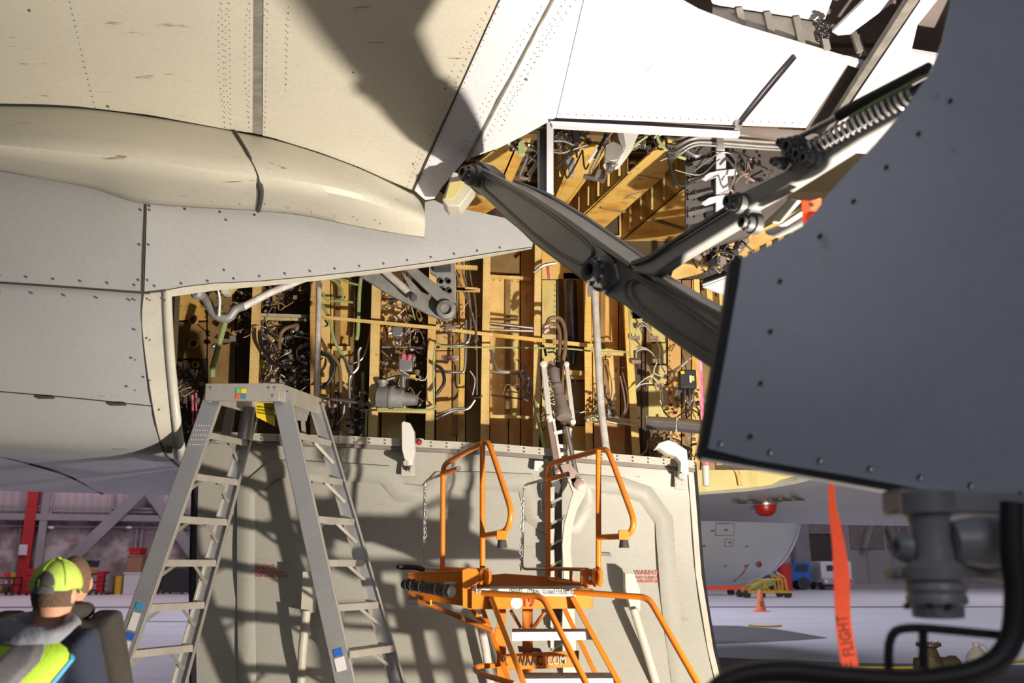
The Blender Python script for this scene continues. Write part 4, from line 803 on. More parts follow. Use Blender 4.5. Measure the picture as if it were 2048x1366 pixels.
# hook brackets, red lamp
h1 = dprism('hook_bracket', [(803, 846), (807, 842), (820, 846), (828, 862), (829, 905), (824, 930), (812, 930), (804, 900)], 8.1, 'white', .12, 'pale hook fitting')
dprism('bracket_plate', [(803, 922), (829, 922), (830, 952), (802, 952)], 8.3, 'door_edge', .03, parent=h1); obj('pin', MB().tube([P(812, 926, 8.05), P(812, 926, 8.3)], .025, 12), 'steel', h1)
dprism('bracket_foot', [(811, 925), (822, 925), (818, 945)], 8.2, 'dark_steel', .06, parent=h1)
h2 = dprism('hook_bracket', [(1310, 898), (1318, 886), (1336, 880), (1352, 886), (1374, 900), (1378, 945), (1370, 960), (1360, 955), (1362, 925), (1352, 912), (1336, 908), (1318, 896)], 8.05, 'white', .14, 'pale bent hook fitting')
dprism('bracket_plate', [(1349, 941), (1373, 943), (1372, 980), (1350, 978)], 8.3, 'door_edge', .03, parent=h2); obj('pin', MB().tube([P(1364, 952, 8.0), P(1364, 952, 8.3)], .025, 12), 'steel', h2)
for x, y in ((1354, 948), (1354, 960), (1354, 972), (1366, 972)): obj('bolt', MB().lathe(P(x, y, 8.3), (0, -1, 0), [(0, .009), (.01, .009)], 6), 'steel', h2)
obj('red_lamp', MB().ball(P(838, 884, 8.2), .026, 12, 8), 'beacon', door); dprism('lamp_plate', [(830, 876), (847, 877), (847, 892), (830, 891)], 8.24, 'door_edge', .03)
dprism('latch_box', [(1069, 921), (1087, 922), (1087, 928), (1078, 935), (1076, 943), (1068, 942)], 8.25, 'white', .05)
# stay poles with their brackets
for pts, pl in ((((605, 1143), (626, 1143), (624, 1226), (601, 1225)), [(613, 1222), (605, 1300), (598, 1440)]), (((1250, 1146), (1268, 1147), (1281, 1180), (1281, 1222), (1263, 1222), (1251, 1180)), [(1268, 1218), (1290, 1290), (1335, 1440)])):
    b_ = dprism('pole_bracket', pts, 8.05, 'door_edge', .16, 'grey-green pole bracket'); obj('stay_pole', MB().tube([P(x, y, 8.0) for x, y in pl], .036, 12), 'door_edge', b_)
obj('stay_pole', MB().tube([P(958, 1232, 8.1), P(972, 1300, 8.0), P(990, 1440, 7.9)], .034, 12), 'sleeve_white', door)
# writing
for x, y, s_ in ((490, 1139, 1), (1270, 1150, 1)):
    for i, (t_, k) in enumerate((('WARNING', .052), ('STAY CLEAR OF DOOR', .030), ('DOES NOT LIGHT TO GO', .030))):
        text('warning_text', t_, k, P(x, y+(0, 8, 15)[i], Yd(x, y+10)-.012), (1, .0, 0), (0, 0, 1), 'red_text', door, bold=.0006, sx=1.05, ext=.0006)
obj('data_plate', MB().box(P(1212, 1109, 8.39), (.09, .01, .025), ry=.1), 'gap_grey', door); obj('data_plate', MB().box(P(630, 1008, 8.40), (.08, .01, .03)), 'door_edge', door)
# ---- door actuator
act = group_part('door_actuator', air, 'brown hydraulic actuator and link arms of the bay door')
def alink(a, b, Ya, Yb_, w, m, nm='link_arm', r=None):
    p, q = P(*a, Ya), P(*b, Yb_); mb = MB().bar(p, q, w, .05, (0, 1, 0)); o = obj(nm, mb, m, act, bevel=.006)
    for c in (p, q): obj('link_eye', MB().lathe(c+V((0, .04, 0)), (0, -1, 0), [(0, r or w*.6), (.08, r or w*.6), (.085, (r or w*.6)*.6)], 16), m, o)
    return o
alink((1087, 730), (1099, 838), 8.4, 8.2, .05, 'white'); alink((1133, 730), (1146, 845), 8.45, 8.25, .04, 'white'); alink((1102, 730), (1103, 745), 8.45, 8.4, .05, 'copper')
cy = obj('cylinder', MB().lathe(P(1106, 738, 8.35), P(1133, 852, 8.15)-P(1106, 738, 8.35), [(0, .04), (.02, .052), (.12, .042), (.16, .042), (.2, .042), (.42, .058), (.44, .068), (.50, .068), (.505, .03)], 20), 'brown_grey', act, 'brown-grey cylinder')
for t in (.3, .5): c = P(1106, 738, 8.35).lerp(P(1133, 852, 8.15), t); obj('band', MB().lathe(c, P(1133, 852, 8.15)-c, [(0, .054), (.02, .056)], 18), 'copper', cy)
obj('piston_rod', MB().tube([P(1133, 855, 8.15), P(1156, 965, 8.0)], .021, 12), 'steel', act)
alink((1098, 840), (1116, 945), 8.2, 8.1, .045, 'copper'); alink((1107, 842), (1126, 950), 8.25, 8.1, .025, 'white'); alink((1140, 860), (1135, 940), 8.3, 8.2, .03, 'door_edge')
for i in range(4): y = 868+i*22; obj('lattice_bar', MB().bar(P(1104+i*3, y, 8.2), P(1130+i*2, y+(4 if i % 2 else -6), 8.2), .03, .02, (0, 1, 0)), 'white', act)
dprism('link_fork', [(1120, 930), (1140, 926), (1158, 948), (1166, 962), (1148, 968), (1128, 950)], 8.0, 'copper', .1, parent=act)
arch = dprism('door_arm', [(1135, 958), (1150, 955), (1168, 958), (1174, 972), (1170, 990), (1154, 1020), (1144, 1055), (1141, 1100), (1146, 1150), (1150, 1250), (1158, 1440), (1128, 1440), (1124, 1250), (1127, 1150), (1124, 1090), (1128, 1050), (1140, 1005), (1146, 985), (1140, 970)], 8.0, 'lip', .08, 'pale curved arm', parent=act)
obj('pivot', MB().lathe(P(1158, 970, 8.02), (0, -1, 0), [(0, .045), (.07, .045), (.075, .02)], 16), 'copper', arch)
rb = dprism('ribbed_spar', [(1103, 945), (1124, 945), (1124, 1440), (1106, 1440)], 8.22, 'strut_dark', .04, 'dark ribbed spar', parent=act)
for i in range(9): y = 960+i*42; obj('rib', MB().prism([P(1103, y, 8.16), P(1126, y-10, 8.1), P(1126, y-5, 8.1), P(1103, y+6, 8.16)], (0, .06, 0)), 'door_edge', rb)
for i in range(9): y = 975+i*42; obj('spar_flange', MB().prism([P(1101, y, 8.15), P(1109, y-2, 8.15), P(1109, y+26, 8.15), P(1101, y+28, 8.15)], (0, .02, 0)), 'door_edge', rb)
# ================================================================ LANDING GEAR, BRACES
gear = group_part('landing_gear', air, 'dark grey side braces and lower leg of the main landing gear')
def Yg(px, py=0): return 1/(.156+(px-940)/510*.1)
n1 = V((.78, .62, 0))
def gslab(name, pts, ext, m='strut_grey', off=V((0, 0, 0)), parent=None, label=None, bevel=.012, Yf=Yg):
    return obj(name, MB().prism([P(x, y, Yf(x))+off for x, y in pts], ext), m, parent or gear, label, bevel=bevel)
up1 = [(926, 336), (940, 326), (962, 336), (1025, 368), (1100, 415), (1166, 463), (1205, 500), (1232, 530)]
dn1 = [(1236, 560), (1205, 584), (1166, 562), (1120, 528), (1071, 491), (1010, 435), (955, 383), (930, 362)]
b1 = gslab('brace_arm', up1+dn1, n1*.05, label='dark grey forged brace arm')
gslab('brace_web', [(975, 342), (1040, 368), (1110, 412), (1180, 462), (1230, 500), (1250, 530), (1225, 560), (1160, 520), (1080, 470), (1000, 400)], n1*.05, 'strut_dark', n1*.22, b1)
gslab('brace_flange', [(985, 352), (1000, 356), (1062, 388), (1120, 425), (1195, 478), (1262, 527), (1255, 534), (1190, 490), (1110, 432), (1030, 382)], n1*.24, 'strut_grey', V((0, 0, 0)), b1, bevel=.005)
def rimline(pts, r=.012, par=None, Yf=Yg, off=-.008, closed=True, m='strut_grey'):
    w_ = [P(x, y, Yf(x)) for x, y in pts]; w_ = rounded(w_+[w_[0]] if closed else w_, .05); n_ = n1*off
    return obj('raised_rim', MB().tube([p+n_ for p in w_], r, 8), m, par)
rimline([(970, 352), (1025, 380), (1098, 426), (1160, 472), (1192, 505), (1168, 532), (1120, 508), (1068, 468), (1010, 415), (966, 375)], .008, b1, m='strut_dark')
up2 = [(1190, 505), (1215, 508), (1245, 525), (1330, 580), (1400, 625), (1480, 680), (1585, 752)]
dn2 = [(1585, 850), (1438, 752), (1370, 706), (1300, 655), (1240, 608), (1205, 590), (1180, 560)]
b2 = gslab('brace_arm', up2+dn2, n1*.05, label='dark grey forged brace arm', off=n1*.02)
gslab('brace_web', [(1240, 505), (1325, 558), (1400, 602), (1520, 668), (1520, 700), (1400, 640), (1300, 585)], n1*.05, 'strut_dark', n1*.12, b2); gslab('brace_flange', [(1260, 528), (1325, 558), (1400, 602), (1520, 668), (1520, 678), (1400, 612), (1325, 568), (1262, 536)], n1*.16, 'strut_grey', V((0, 0, 0)), b2, bevel=.004)
rimline([(1258, 562), (1275, 556), (1340, 598), (1400, 640), (1470, 690), (1470, 738), (1400, 700), (1330, 655), (1262, 605), (1250, 580)], .009, b2, m='strut_dark')
def pivot(px, py, Y, r, nm='pivot_nut', deep=.12, axis=None):
    c = P(px, py, Y); a = -(axis or n1).normalized() if axis else -n1.normalized(); s_ = r
    o = obj(nm, MB().lathe(c-a*deep*.5, a, [(0, s_*1.25), (deep*.5, s_*1.25), (deep*.55, s_), (deep, s_), (deep, s_*.72), (deep*1.35, s_*.72), (deep*1.35, s_*.45), (deep*.6, s_*.42), (deep*.6, .001)], 24), 'strut_dark', gear)
    mb = MB()
    x_ = a.orthogonal().normalized(); y_ = a.cross(x_)
    for i in range(8):
        an = i*PI/4; p = c-a*deep*.5+a*deep*1.02+(x_*math.cos(an)+y_*math.sin(an))*s_*.86; mb.box(p, (s_*.22,)*3, rz=an)
    obj('castellation', mb, 'strut_grey', o, kind='stuff'); return o
pivot(943, 350, 6.25, .062, deep=.1); pivot(1205, 547, 4.78, .078, deep=.12)
gslab('clevis', [(912, 330), (945, 318), (965, 335), (968, 370), (940, 385), (915, 360)], n1*.15, 'strut_dark', n1*.06)
obj('brace_lug', MB().prism([P(x, y, 6.6) for x, y in ((884, 400), (905, 342), (935, 350), (950, 372), (920, 412), (895, 412))], (0, .2, 0)), 'lip', gear, bevel=.01)
obj('lug_side', MB().prism([P(x, y, 6.55) for x, y in ((890, 398), (900, 365), (930, 360), (908, 395))], (0, .03, 0)), 'primer_green', gear)
# upper arm
def Ya(px, py=0): return 1/(.222+(px-1270)/580*.118)
n2 = V((.91, .40, 0))
ua = gslab('drag_arm', [(1268, 526), (1300, 516), (1350, 484), (1461, 415), (1492, 398), (1500, 430), (1470, 448), (1349, 521), (1305, 552), (1262, 545)], n2*.07, 'arm_paint', Yf=Ya, label='grey upper drag arm, its underside brightly lit')
gslab('drag_arm_flange', [(1268, 523), (1300, 512), (1350, 480), (1461, 411), (1461, 419), (1350, 488), (1300, 522), (1268, 532)], -n2*.02, 'strut_dark', Yf=Ya, parent=ua, bevel=.003)
ub_ = gslab('drag_arm', [(1462, 405), (1484, 380), (1510, 368), (1569, 338), (1590, 316), (1640, 310), (1700, 268), (1760, 230), (1880, 150), (1900, 180), (1720, 280), (1569, 376), (1500, 415), (1478, 428)], n2*.07, 'arm_paint', Yf=Ya, label='grey upper drag arm beneath the coil spring')
gslab('lower_link', [(1480, 452), (1510, 440), (1605, 392), (1720, 330), (1850, 250), (1850, 275), (1720, 352), (1600, 415), (1540, 446), (1500, 466), (1484, 462)], n2*.04, 'arm_paint', n2*.12, Yf=Ya, label='lower parallel link')
gslab('v_link', [(1522, 442), (1532, 440), (1572, 396), (1562, 394)], n2*.03, 'lip', n2*.05, Yf=Ya, bevel=.004); gslab('v_link', [(1534, 448), (1544, 446), (1598, 410), (1590, 404)], n2*.03, 'lip', n2*.05, Yf=Ya, bevel=.004)
for x, y, r_ in ((1472, 405, .036), (1503, 446, .036)): pivot(x, y, Ya(x)-.05, r_, deep=.06, axis=n2)
for x, y, r_ in ((1588, 295, .040), (1608, 312, .032), (1573, 288, .022), (1560, 325, .02), (1622, 318, .03)): pivot(x, y, Ya(x)-.04, r_, deep=.05, axis=n2)
gslab('pivot_block', [(1562, 282), (1590, 272), (1625, 290), (1632, 318), (1612, 330), (1575, 326), (1560, 305)], n2*.08, 'strut_dark', Yf=Ya)
a, b = P(1622, 300, Ya(1622)), P(1830, 188, Ya(1830)); ax_ = (b-a).normalized(); x_ = ax_.orthogonal().normalized(); y_ = ax_.cross(x_); pts = []
for i in range(18*12+1):
    t = i/(18*12); pts.append(a.lerp(b, t)+(x_*math.cos(i*PI/6)+y_*math.sin(i*PI/6))*.033)
obj('coil_spring', MB().tube(pts, .0062, 6), 'steel', gear, 'steel coil spring'); obj('spring_rod', MB().tube([a, b], .012, 8), 'strut_dark', gear)
obj('gas_strut_rod', MB().tube([P(1587, 279, Ya(1587)), P(1680, 232, Ya(1680))], .012, 10), 'steel', gear); obj('gas_strut', MB().tube([P(1677, 232, Ya(1677)), P(1700, 218, Ya(1700)), P(1860, 136, Ya(1860))], .022, 12), 'hose_black', gear)
for dy in (0, 12, 20): obj('hydraulic_hose', MB().tube(spline([P(1700, 235+dy, Ya(1700)), P(1760, 200+dy, Ya(1760)), P(1870, 140+dy, Ya(1870))], 5), .008, 8), 'hose_black' if dy else 'pipe_green', gear)
# fitting block behind the arm: grey riveted spar with a white cap strip
spar = group_part('gear_beam', air, 'grey riveted gear beam with a bright cap strip')
obj('beam_web', MB().prism([P(x, y, 6.9) for x, y in ((1371, 296), (1440, 290), (1560, 296), (1575, 400), (1500, 470), (1400, 500), (1372, 480))], (0, .05, 0)), 'beam_grey', spar)
obj('cap_strip', MB().prism([P(x, y, 6.82) for x, y in ((1433, 285), (1448, 285), (1462, 425), (1432, 440))], (0, .06, 0)), 'wing_white', spar)
for y in (345, 395): obj('cap_lug', MB().prism([P(x, yy, 6.80) for x, yy in ((1404, y+10), (1418, y), (1435, y-4), (1470, y-8), (1476, y+2), (1436, y+6), (1412, y+14))], (0, .04, 0)), 'wing_white', spar, bevel=.004)
obj('access_hole', MB().prism([P(x, y, 6.86) for x, y in ((1411, 415), (1428, 405), (1428, 428), (1412, 438))], (0, .02, 0)), 'seal', spar)
rivets([[(1378, 300), (1378, 470)], [(1392, 300), (1390, 470)], [(1430, 300), (1428, 430)], [(1466, 300), (1470, 400)], [(1380, 352), (1428, 346)], [(1380, 400), (1428, 395)]], lambda x, y: 6.88, spar, .008, step=.06)
for i in range(5): obj('web_stiffener', MB().bar(P(1376, 330+i*33, 6.87), P(1426, 318+i*33, 6.87), .02, .03), 'strut_grey', spar)
obj('corner_post', MB().bar(P(1100, 246, 6.62), P(1100, 420, 6.62), .05, .04, (0, 1, 0)), 'wing_white', spar, 'pale upright post')
obj('post_web', MB().prism([P(x, y, 6.68) for x, y in ((1074, 262), (1093, 258), (1093, 420), (1076, 420))], (0, .03, 0)), 'strut_dark', spar)
# silver tube run
for i, (y, r_) in enumerate(((266, 4), (276, 5), (285, 4), (291, 3))):
    pipe([(1620, y+12, 6.6), (1530, y+8, 6.6), (1420, y, 6.6), (1385, y+2, 6.6), (1355, y+12+i*3, 6.65), (1336, y+8+i*6, 6.7)], r_, 'steel', 6.6, 'tube', spar, sm=True)
for x, y in ((1438, 262), (1578, 272)): obj('tube_clamp', MB().bar(P(x, y-6, 6.52), P(x+3, y+36, 6.52), .05, .02, (0, 1, 0)), 'aluminium', spar)
for pts, rp, m_ in (([(1310, 262), (1322, 290), (1345, 308), (1372, 318)], 3.6, 'pipe_green'), ([(1330, 262), (1338, 320), (1350, 362), (1366, 372), (1385, 362), (1408, 352)], 3.4, 'hose_black'), ([(1300, 262), (1316, 296), (1330, 298), (1350, 296)], 2, 'dark_steel'), ([(1388, 342), (1420, 318), (1440, 306), (1462, 308), (1472, 325), (1468, 360), (1460, 378)], 1.8, 'steel'),
                    ([(1392, 336), (1420, 305), (1450, 304), (1476, 306), (1490, 330)], 1.6, 'dark_steel'), ([(1350, 340), (1400, 350), (1430, 325), (1440, 318)], 1.4, 'steel'), ([(1476, 330), (1490, 350), (1512, 365)], 3.4, 'copper'), ([(1320, 322), (1372, 300), (1392, 285)], 2.2, 'steel'), ([(1372, 300), (1392, 312), (1400, 308)], 5, 'steel')):
    pipe(pts, rp, m_, 6.7, 'hose', spar, sm=True)
# spring loaded mechanism hanging in the ceiling
mech = group_part('uplock_mechanism', air, 'silver uplock mechanism with two springs')
def helix(p0, p1, turns, R, r, nm, m, par):
    a, b = p0, p1; ax_ = (b-a).normalized(); x_ = ax_.orthogonal().normalized(); y_ = ax_.cross(x_)
    pts = [a.lerp(b, i/(turns*8))+(x_*math.cos(i*PI/4)+y_*math.sin(i*PI/4))*R for i in range(turns*8+1)]
    return obj(nm, MB().tube(pts, r, 5), m, par)
helix(P(1216, 275, 6.7), P(1181, 342, 6.9), 18, .016, .004, 'coil_spring', 'steel', mech); helix(P(1228, 325, 6.7), P(1213, 346, 6.8), 8, .014, .004, 'coil_spring', 'steel', mech)
obj('spring_hook', MB().tube([P(1181, 342, 6.9), P(1178, 350, 6.9), P(1171, 360, 6.9)], .007, 6).tube([P(1213, 346, 6.8), P(1210, 358, 6.8), P(1205, 366, 6.8)], .007, 6).tube([P(1216, 275, 6.7), P(1232, 256, 6.6)], .008, 6), 'steel', mech)
obj('cross_shaft', MB().tube([P(1168, 352, 6.9), P(1208, 362, 6.85)], .018, 10), 'steel', mech)
dm = lambda nm, pts, Y, m_, e=.06: obj(nm, MB().prism([P(x, y, Y) for x, y in pts], (0, e, 0)), m_, mech, bevel=.004)
dm('fork', [(1188, 356), (1195, 338), (1204, 338), (1200, 358)], 6.85, 'steel'); dm('housing', [(1211, 290), (1226, 282), (1242, 290), (1246, 300), (1236, 320), (1222, 322), (1210, 316)], 6.7, 'aluminium_dull', .1)
dm('side_plate', [(1238, 258), (1262, 255), (1280, 262), (1262, 300), (1248, 322), (1236, 336), (1210, 338), (1206, 330), (1216, 318), (1240, 314), (1250, 296)], 6.78, 'white', .03); dm('lever', [(1232, 258), (1246, 258), (1252, 292), (1246, 298), (1238, 280)], 6.7, 'casting')
dm('lever', [(1175, 322), (1192, 296), (1196, 298), (1182, 322)], 6.75, 'white', .03); dm('rail', [(1186, 312), (1216, 256), (1222, 256), (1192, 314)], 6.82, 'strut_dark', .04); dm('fork', [(1216, 336), (1232, 322), (1236, 328), (1222, 342)], 6.75, 'steel')
for pts, rp, m_ in (([(1050, 290), (1070, 300), (1080, 314), (1062, 348), (1058, 362)], 3.2, 'steel'), ([(1020, 288), (1038, 300), (1068, 318), (1072, 326), (1056, 350)], 3.4, 'steel'), ([(1056, 312), (1040, 350), (1046, 356), (1060, 358)], 3, 'aluminium'), ([(1112, 336), (1135, 312), (1150, 292)], 3, 'dark_steel'), ([(1108, 304), (1125, 306), (1150, 298), (1175, 290)], 2.4, 'steel'),
                    ([(1130, 340), (1134, 356), (1150, 332), (1165, 300)], 2, 'dark_steel'), ([(1165, 300), (1168, 330), (1172, 338), (1178, 328)], 2, 'dark_steel'), ([(1108, 282), (1130, 282), (1150, 292)], 2.4, 'casting'), ([(1150, 258), (1153, 288)], 8, 'dark_steel'), ([(1240, 330), (1270, 290), (1300, 268)], 2.6, 'pipe_green')):
    pipe(pts, rp, m_, 6.8, 'pipe', mech, sm=len(pts) > 3)
dm('bracket', [(1131, 322), (1140, 312), (1149, 316), (1148, 350), (1138, 352), (1138, 336)], 6.85, 'casting', .05); dm('bracket', [(1036, 285), (1048, 276), (1050, 308), (1036, 310)], 6.7, 'pipe_green', .05)
clutter(1110, 262, 1180, 300, 60, 21, ['dark_steel', 'steel', 'copper'], Y=7.2, smax=.035); clutter(1250, 262, 1330, 300, 40, 22, ['steel', 'dark_steel', 'pipe_green'], Y=7.2, smax=.03)
clutter(1470, 310, 1570, 400, 24, 23, ['dark_steel', 'strut_dark', 'copper'], Y=6.7, smax=.02); clutter(1400, 460, 1480, 540, 60, 24, ['strut_dark', 'brown_grey', 'dark_steel'], Y=7.2, smax=.06)
clutter(1010, 282, 1060, 300, 14, 25, ['steel', 'dark_steel'], Y=6.9, smax=.03)
# white panel with a dark frame at the right of the bay
obj('bay_hatch', MB().prism([P(x, y, 7.4) for x, y in ((1406, 573), (1500, 540), (1500, 606), (1462, 594))], (0, .03, 0)), 'wing_white', spar, 'small white hatch panel')
obj('hatch_frame', MB().prism([P(x, y, 7.35) for x, y in ((1404, 566), (1412, 545), (1500, 515), (1500, 534))], (0, .05, 0)), 'strut_dark', spar); obj('hatch_rail', MB().tube([P(1405, 570, 7.3), P(1500, 535, 7.3)], .015, 8), 'steel', spar)
obj('curved_frame', MB().grid([[P(x, y, 8.2) for x, y in ((1340, 560), (1400, 545), (1480, 510), (1560, 470), (1640, 430))], [P(x, y, 8.0) for x, y in ((1350, 530), (1400, 512), (1480, 480), (1560, 440), (1640, 395))]], (0, .05, 0)), 'primer_pale', bay)
for i in range(9): x = 1392+i*24; obj('frame_post', MB().bar(P(x, 560-i*14, 8.3), P(x+4, 640-i*14, 8.3), .05, .05, (0, 1, 0)), 'primer' if i % 2 else 'primer_pale', bay)
# castings of the flap drive hanging into the bay
fm = group_part('flap_drive_link', air, 'grey cast flap drive arms with a rounded tip')
fp = lambda nm, pts, Y, m_='casting', e=.05, b=.006: obj(nm, MB().prism([P(x, y, Y) for x, y in pts], (0, e, 0)), m_, fm, bevel=b)
fp('cast_arm', [(700, 540), (736, 532), (800, 562), (862, 592), (900, 600), (912, 610), (911, 628), (902, 640), (888, 641), (860, 630), (780, 590)], 8.3)
fp('cast_arm', [(795, 525), (815, 520), (905, 596), (902, 612), (885, 612)], 8.2); fp('cast_bracket', [(862, 515), (908, 505), (912, 560), (912, 605), (890, 600), (874, 580), (872, 552), (860, 545)], 8.25)
obj('link_rod', MB().tube([P(757, 532, 8.15), P(826, 592, 8.15)], .035, 12), 'sleeve_white', fm); fp('rod_fork', [(800, 540), (822, 560), (842, 582), (838, 596), (828, 604), (818, 596), (822, 582)], 8.12)
obj('arm_eye', MB().lathe(P(893, 622, 8.22), (0, -1, 0), [(0, .085), (.06, .085), (.07, .05), (.03, .04)], 20), 'casting', fm); obj('rod_bolt', MB().lathe(P(829, 596, 8.08), (0, -1, 0), [(0, .03), (.03, .03)], 8), 'steel', fm)
for x, y in ((882, 563), (897, 563), (886, 580), (899, 582)): obj('socket', MB().lathe(P(x, y, 8.24), (0, -1, 0), [(0, .026), (.012, .026), (.012, .018), (0, .018)], 14), 'strut_dark', fm)
obj('foam_block', MB().box(P(885, 532, 8.2), (.15, .06, .10)), 'strut_dark', fm)
# bell crank below the fairing lip
bk = group_part('bell_crank', air, 'grey bell crank and pale push rod under the fairing lip')
obj('crank_arm', MB().tube(spline([P(402, 588, 7.2), P(415, 605, 7.2), P(430, 630, 7.2), P(456, 636, 7.2), P(472, 618, 7.2), P(490, 612, 7.2)], 4), .035, 10), 'casting', bk); obj('crank_eye', MB().lathe(P(402, 590, 7.1), (-.3, -1, 0), [(0, .04), (.06, .05), (.08, .03)], 16), 'casting', bk)
obj('push_rod', MB().tube([P(486, 614, 7.2), P(540, 585, 7.25), P(636, 546, 7.3)], .03, 12), 'sleeve_white', bk); obj('hanger', MB().tube(rounded([P(438, 632, 7.15), P(440, 600, 7.1), P(436, 575, 7.05), P(455, 566, 7.05), P(456, 585, 7.1)], .03), .014, 8), 'aluminium_dull', bk)
obj('hanger_bracket', MB().prism([P(x, y, 7.02) for x, y in ((426, 566), (456, 562), (457, 588), (446, 588), (440, 576), (428, 578))], (0, .08, 0)), 'lip', bk)
st_c = V((1.25, 3.3, 0))
obj('trunnion_fitting', MB().lathe(st_c+V((0, 0, 2.02)), (0, 0, 1), [(0, .09), (.03, .125), (.2, .125), (.22, .15), (.34, .15), (.36, .125), (.64, .125), (.68, .09)], 28), 'gear_paint', gear, 'grey trunnion fitting of the landing gear')
# ---------------- gear door panel close to the camera
gp = group_part('gear_door_panel', air, 'big dark blue-grey gear door panel, out of focus')
edge = [(1908, -90), (1903, 0), (1886, 80), (1862, 143), (1812, 215), (1751, 287), (1700, 340), (1653, 392), (1625, 430), (1604, 452), (1550, 485), (1484, 515), (1478, 560), (1455, 690), (1432, 815), (1416, 897), (1500, 918), (1700, 952), (1900, 988), (2060, 1013), (2350, 1060), (2350, -90)]
obj('panel_skin', MB().prism([P(x, y, 2.5) for x, y in edge], (0, .008, 0)), 'gear_panel', gp)
back = [(1484, 515), (1462, 519), (1452, 600), (1430, 720), (1410, 840), (1398, 905), (1405, 916), (1600, 950), (1800, 986), (2060, 1030), (2350, 1080), (2350, 1040), (2060, 1000), (1900, 980), (1500, 905), (1420, 890), (1478, 600)]
obj('edge_seal', MB().prism([P(x, y, 2.506) for x, y in back], (0, .055, 0)), 'seal', gp, 'black edge seal')
rivets([[(1560, 560), (1500, 870)], [(1440, 885), (2040, 985)], [(1640, 470), (1900, 200)]], lambda x, y: 2.497, gp, .006, step=.10, m='seal')
for nm_, cx in (('wheel', 1.86),):  # unseen wheel added to block the work light from the lower leg
    wh = obj('wheel', MB().lathe((cx, 2.18, .62), (0, 1, 0), [(0, .28), (0, .42), (.03, .55), (.10, .61), (.38, .61), (.45, .55), (.48, .42), (.48, .28)], 40), 'rubber', gear, 'black main gear tyre, added out of view to shade the lower leg'); obj('shade_wheel_hub', MB().lathe((cx, 2.16, .62), (0, 1, 0), [(0, .10), (0, .26), (.04, .28), (.5, .28)], 28), 'gear_paint', wh)
# lower leg parts, hose and guard bar
def g2(px, py, Y=2.3): return P(px, py, Y)
U = 2.3/F
leg = obj('jacking_cone', MB().lathe(g2(1852, 985), (0, 0, -1), [(0, .04), (0, 52*U), (40*U, 52*U), (46*U, 40*U), (60*U, 38*U), (90*U, 36*U), (130*U, 40*U), (145*U, 60*U), (166*U, 60*U), (172*U, 52*U), (178*U, 56*U), (188*U, 56*U), (192*U, 52*U), (200*U, 56*U), (212*U, 56*U), (216*U, 48*U), (238*U, 47*U), (240*U, 30*U)], 36), 'gear_paint', gear, 'grey lower leg casting')
obj('side_boss', MB().lathe(g2(1900, 1085), (1, .1, 0), [(0, 40*U), (60*U, 52*U), (200*U, 52*U)], 28), 'gear_paint', leg); obj('side_boss', MB().lathe(g2(1812, 1095), (-1, -.2, 0), [(0, 30*U), (14*U, 26*U), (22*U, 20*U), (22*U, 12*U), (12*U, 10*U)], 20), 'gear_paint', leg)
obj('upper_casting', MB().prism([g2(x, y, 2.34) for x, y in ((1798, 975), (2100, 990), (2100, 1032), (1800, 1026))], (0, .12, 0)), 'gear_paint', leg, bevel=.01); obj('lower_flange', MB().prism([g2(x, y, 2.3) for x, y in ((1790, 1132), (2100, 1125), (2100, 1175), (1960, 1158), (1790, 1160))], (0, .08, 0)), 'gear_paint', leg, bevel=.01)
for x in (1812, 1857, 1895): obj('drain_hole', MB().lathe(g2(x, 1212, 2.24), (0, -1, 0), [(0, .007), (.01, .007)], 10), 'seal', leg)
bh = obj('brake_hose', MB().tube(spline([g2(2024, 1005, 2.2), g2(2024, 1100, 2.2), g2(2032, 1200, 2.2), g2(2018, 1290, 2.2), g2(1960, 1340, 2.2), g2(1840, 1362, 2.2), g2(1700, 1356, 2.2), g2(1560, 1344, 2.2), g2(1460, 1362, 2.2), g2(1400, 1420, 2.2)], 8), 22*2.2/F, 14), 'hose_black', gear, 'thick black hose curling under the gear')
obj('guard_bar', MB().tube(rounded([g2(1777, 1440, 2.25), g2(1777, 1262, 2.25), g2(1830, 1254, 2.25), g2(2080, 1278, 2.25)], .05), 8.5*2.25/F, 12).tube([g2(1846, 1256, 2.25), g2(1848, 1440, 2.25)], 8.5*2.25/F, 12), 'seal', gear, 'black tubular guard bar')
obj('valve_block', MB().prism([g2(x, y, 2.3) for x, y in ((1560, 1352), (1600, 1345), (1650, 1350), (1700, 1348), (1740, 1360), (1730, 1440), (1540, 1440))], (0, .1, 0)), 'gear_paint', gear, bevel=.01)
# ================================================================ ALUMINIUM TWIN PLATFORM LADDER
lad = root('platform_ladder', (-1.6, 6.8, 0), 'tall aluminium two-sided platform ladder standing in front of the bay door', 'ladder')
def line_at_z(a, b, z): t = (z-a.z)/(b.z-a.z); return a.lerp(b, t)
L1 = (P(424, 800, 6.95), P(226, 1366, 6.8)); L2 = (P(508, 815, 7.5), P(360, 1366, 7.35)); R1 = (P(563, 795, 6.95), P(690, 1366, 6.8)); R2 = (P(634, 812, 7.5), P(796, 1366, 7.35))
def rail(l, w, inner, m='aluminium', top=2.74):
    a, b = line_at_z(*l, top), line_at_z(*l, .03); d = (b-a).normalized(); x = d.cross(V((0, 1, 0))).normalized(); back = V((0, 1, 0))
    o = obj('side_rail', MB().bar(a, b, w, .012, (0, 1, 0)), m, lad)
    for s_ in (-1, 1):
        obj('rail_flange', MB().bar(a+x*s_*w/2+back*inner*.02, b+x*s_*w/2+back*inner*.02, .010, .04, (0, 1, 0)), 'aluminium_dull', o)
    obj('rail_foot', MB().box(b, (w+.04, .06, .05)), 'rubber', o); return o
rl1 = rail(L1, .125, 1); rl2 = rail(L2, .10, -1); rr1 = rail(R1, .125, 1); rr2 = rail(R2, .10, -1)
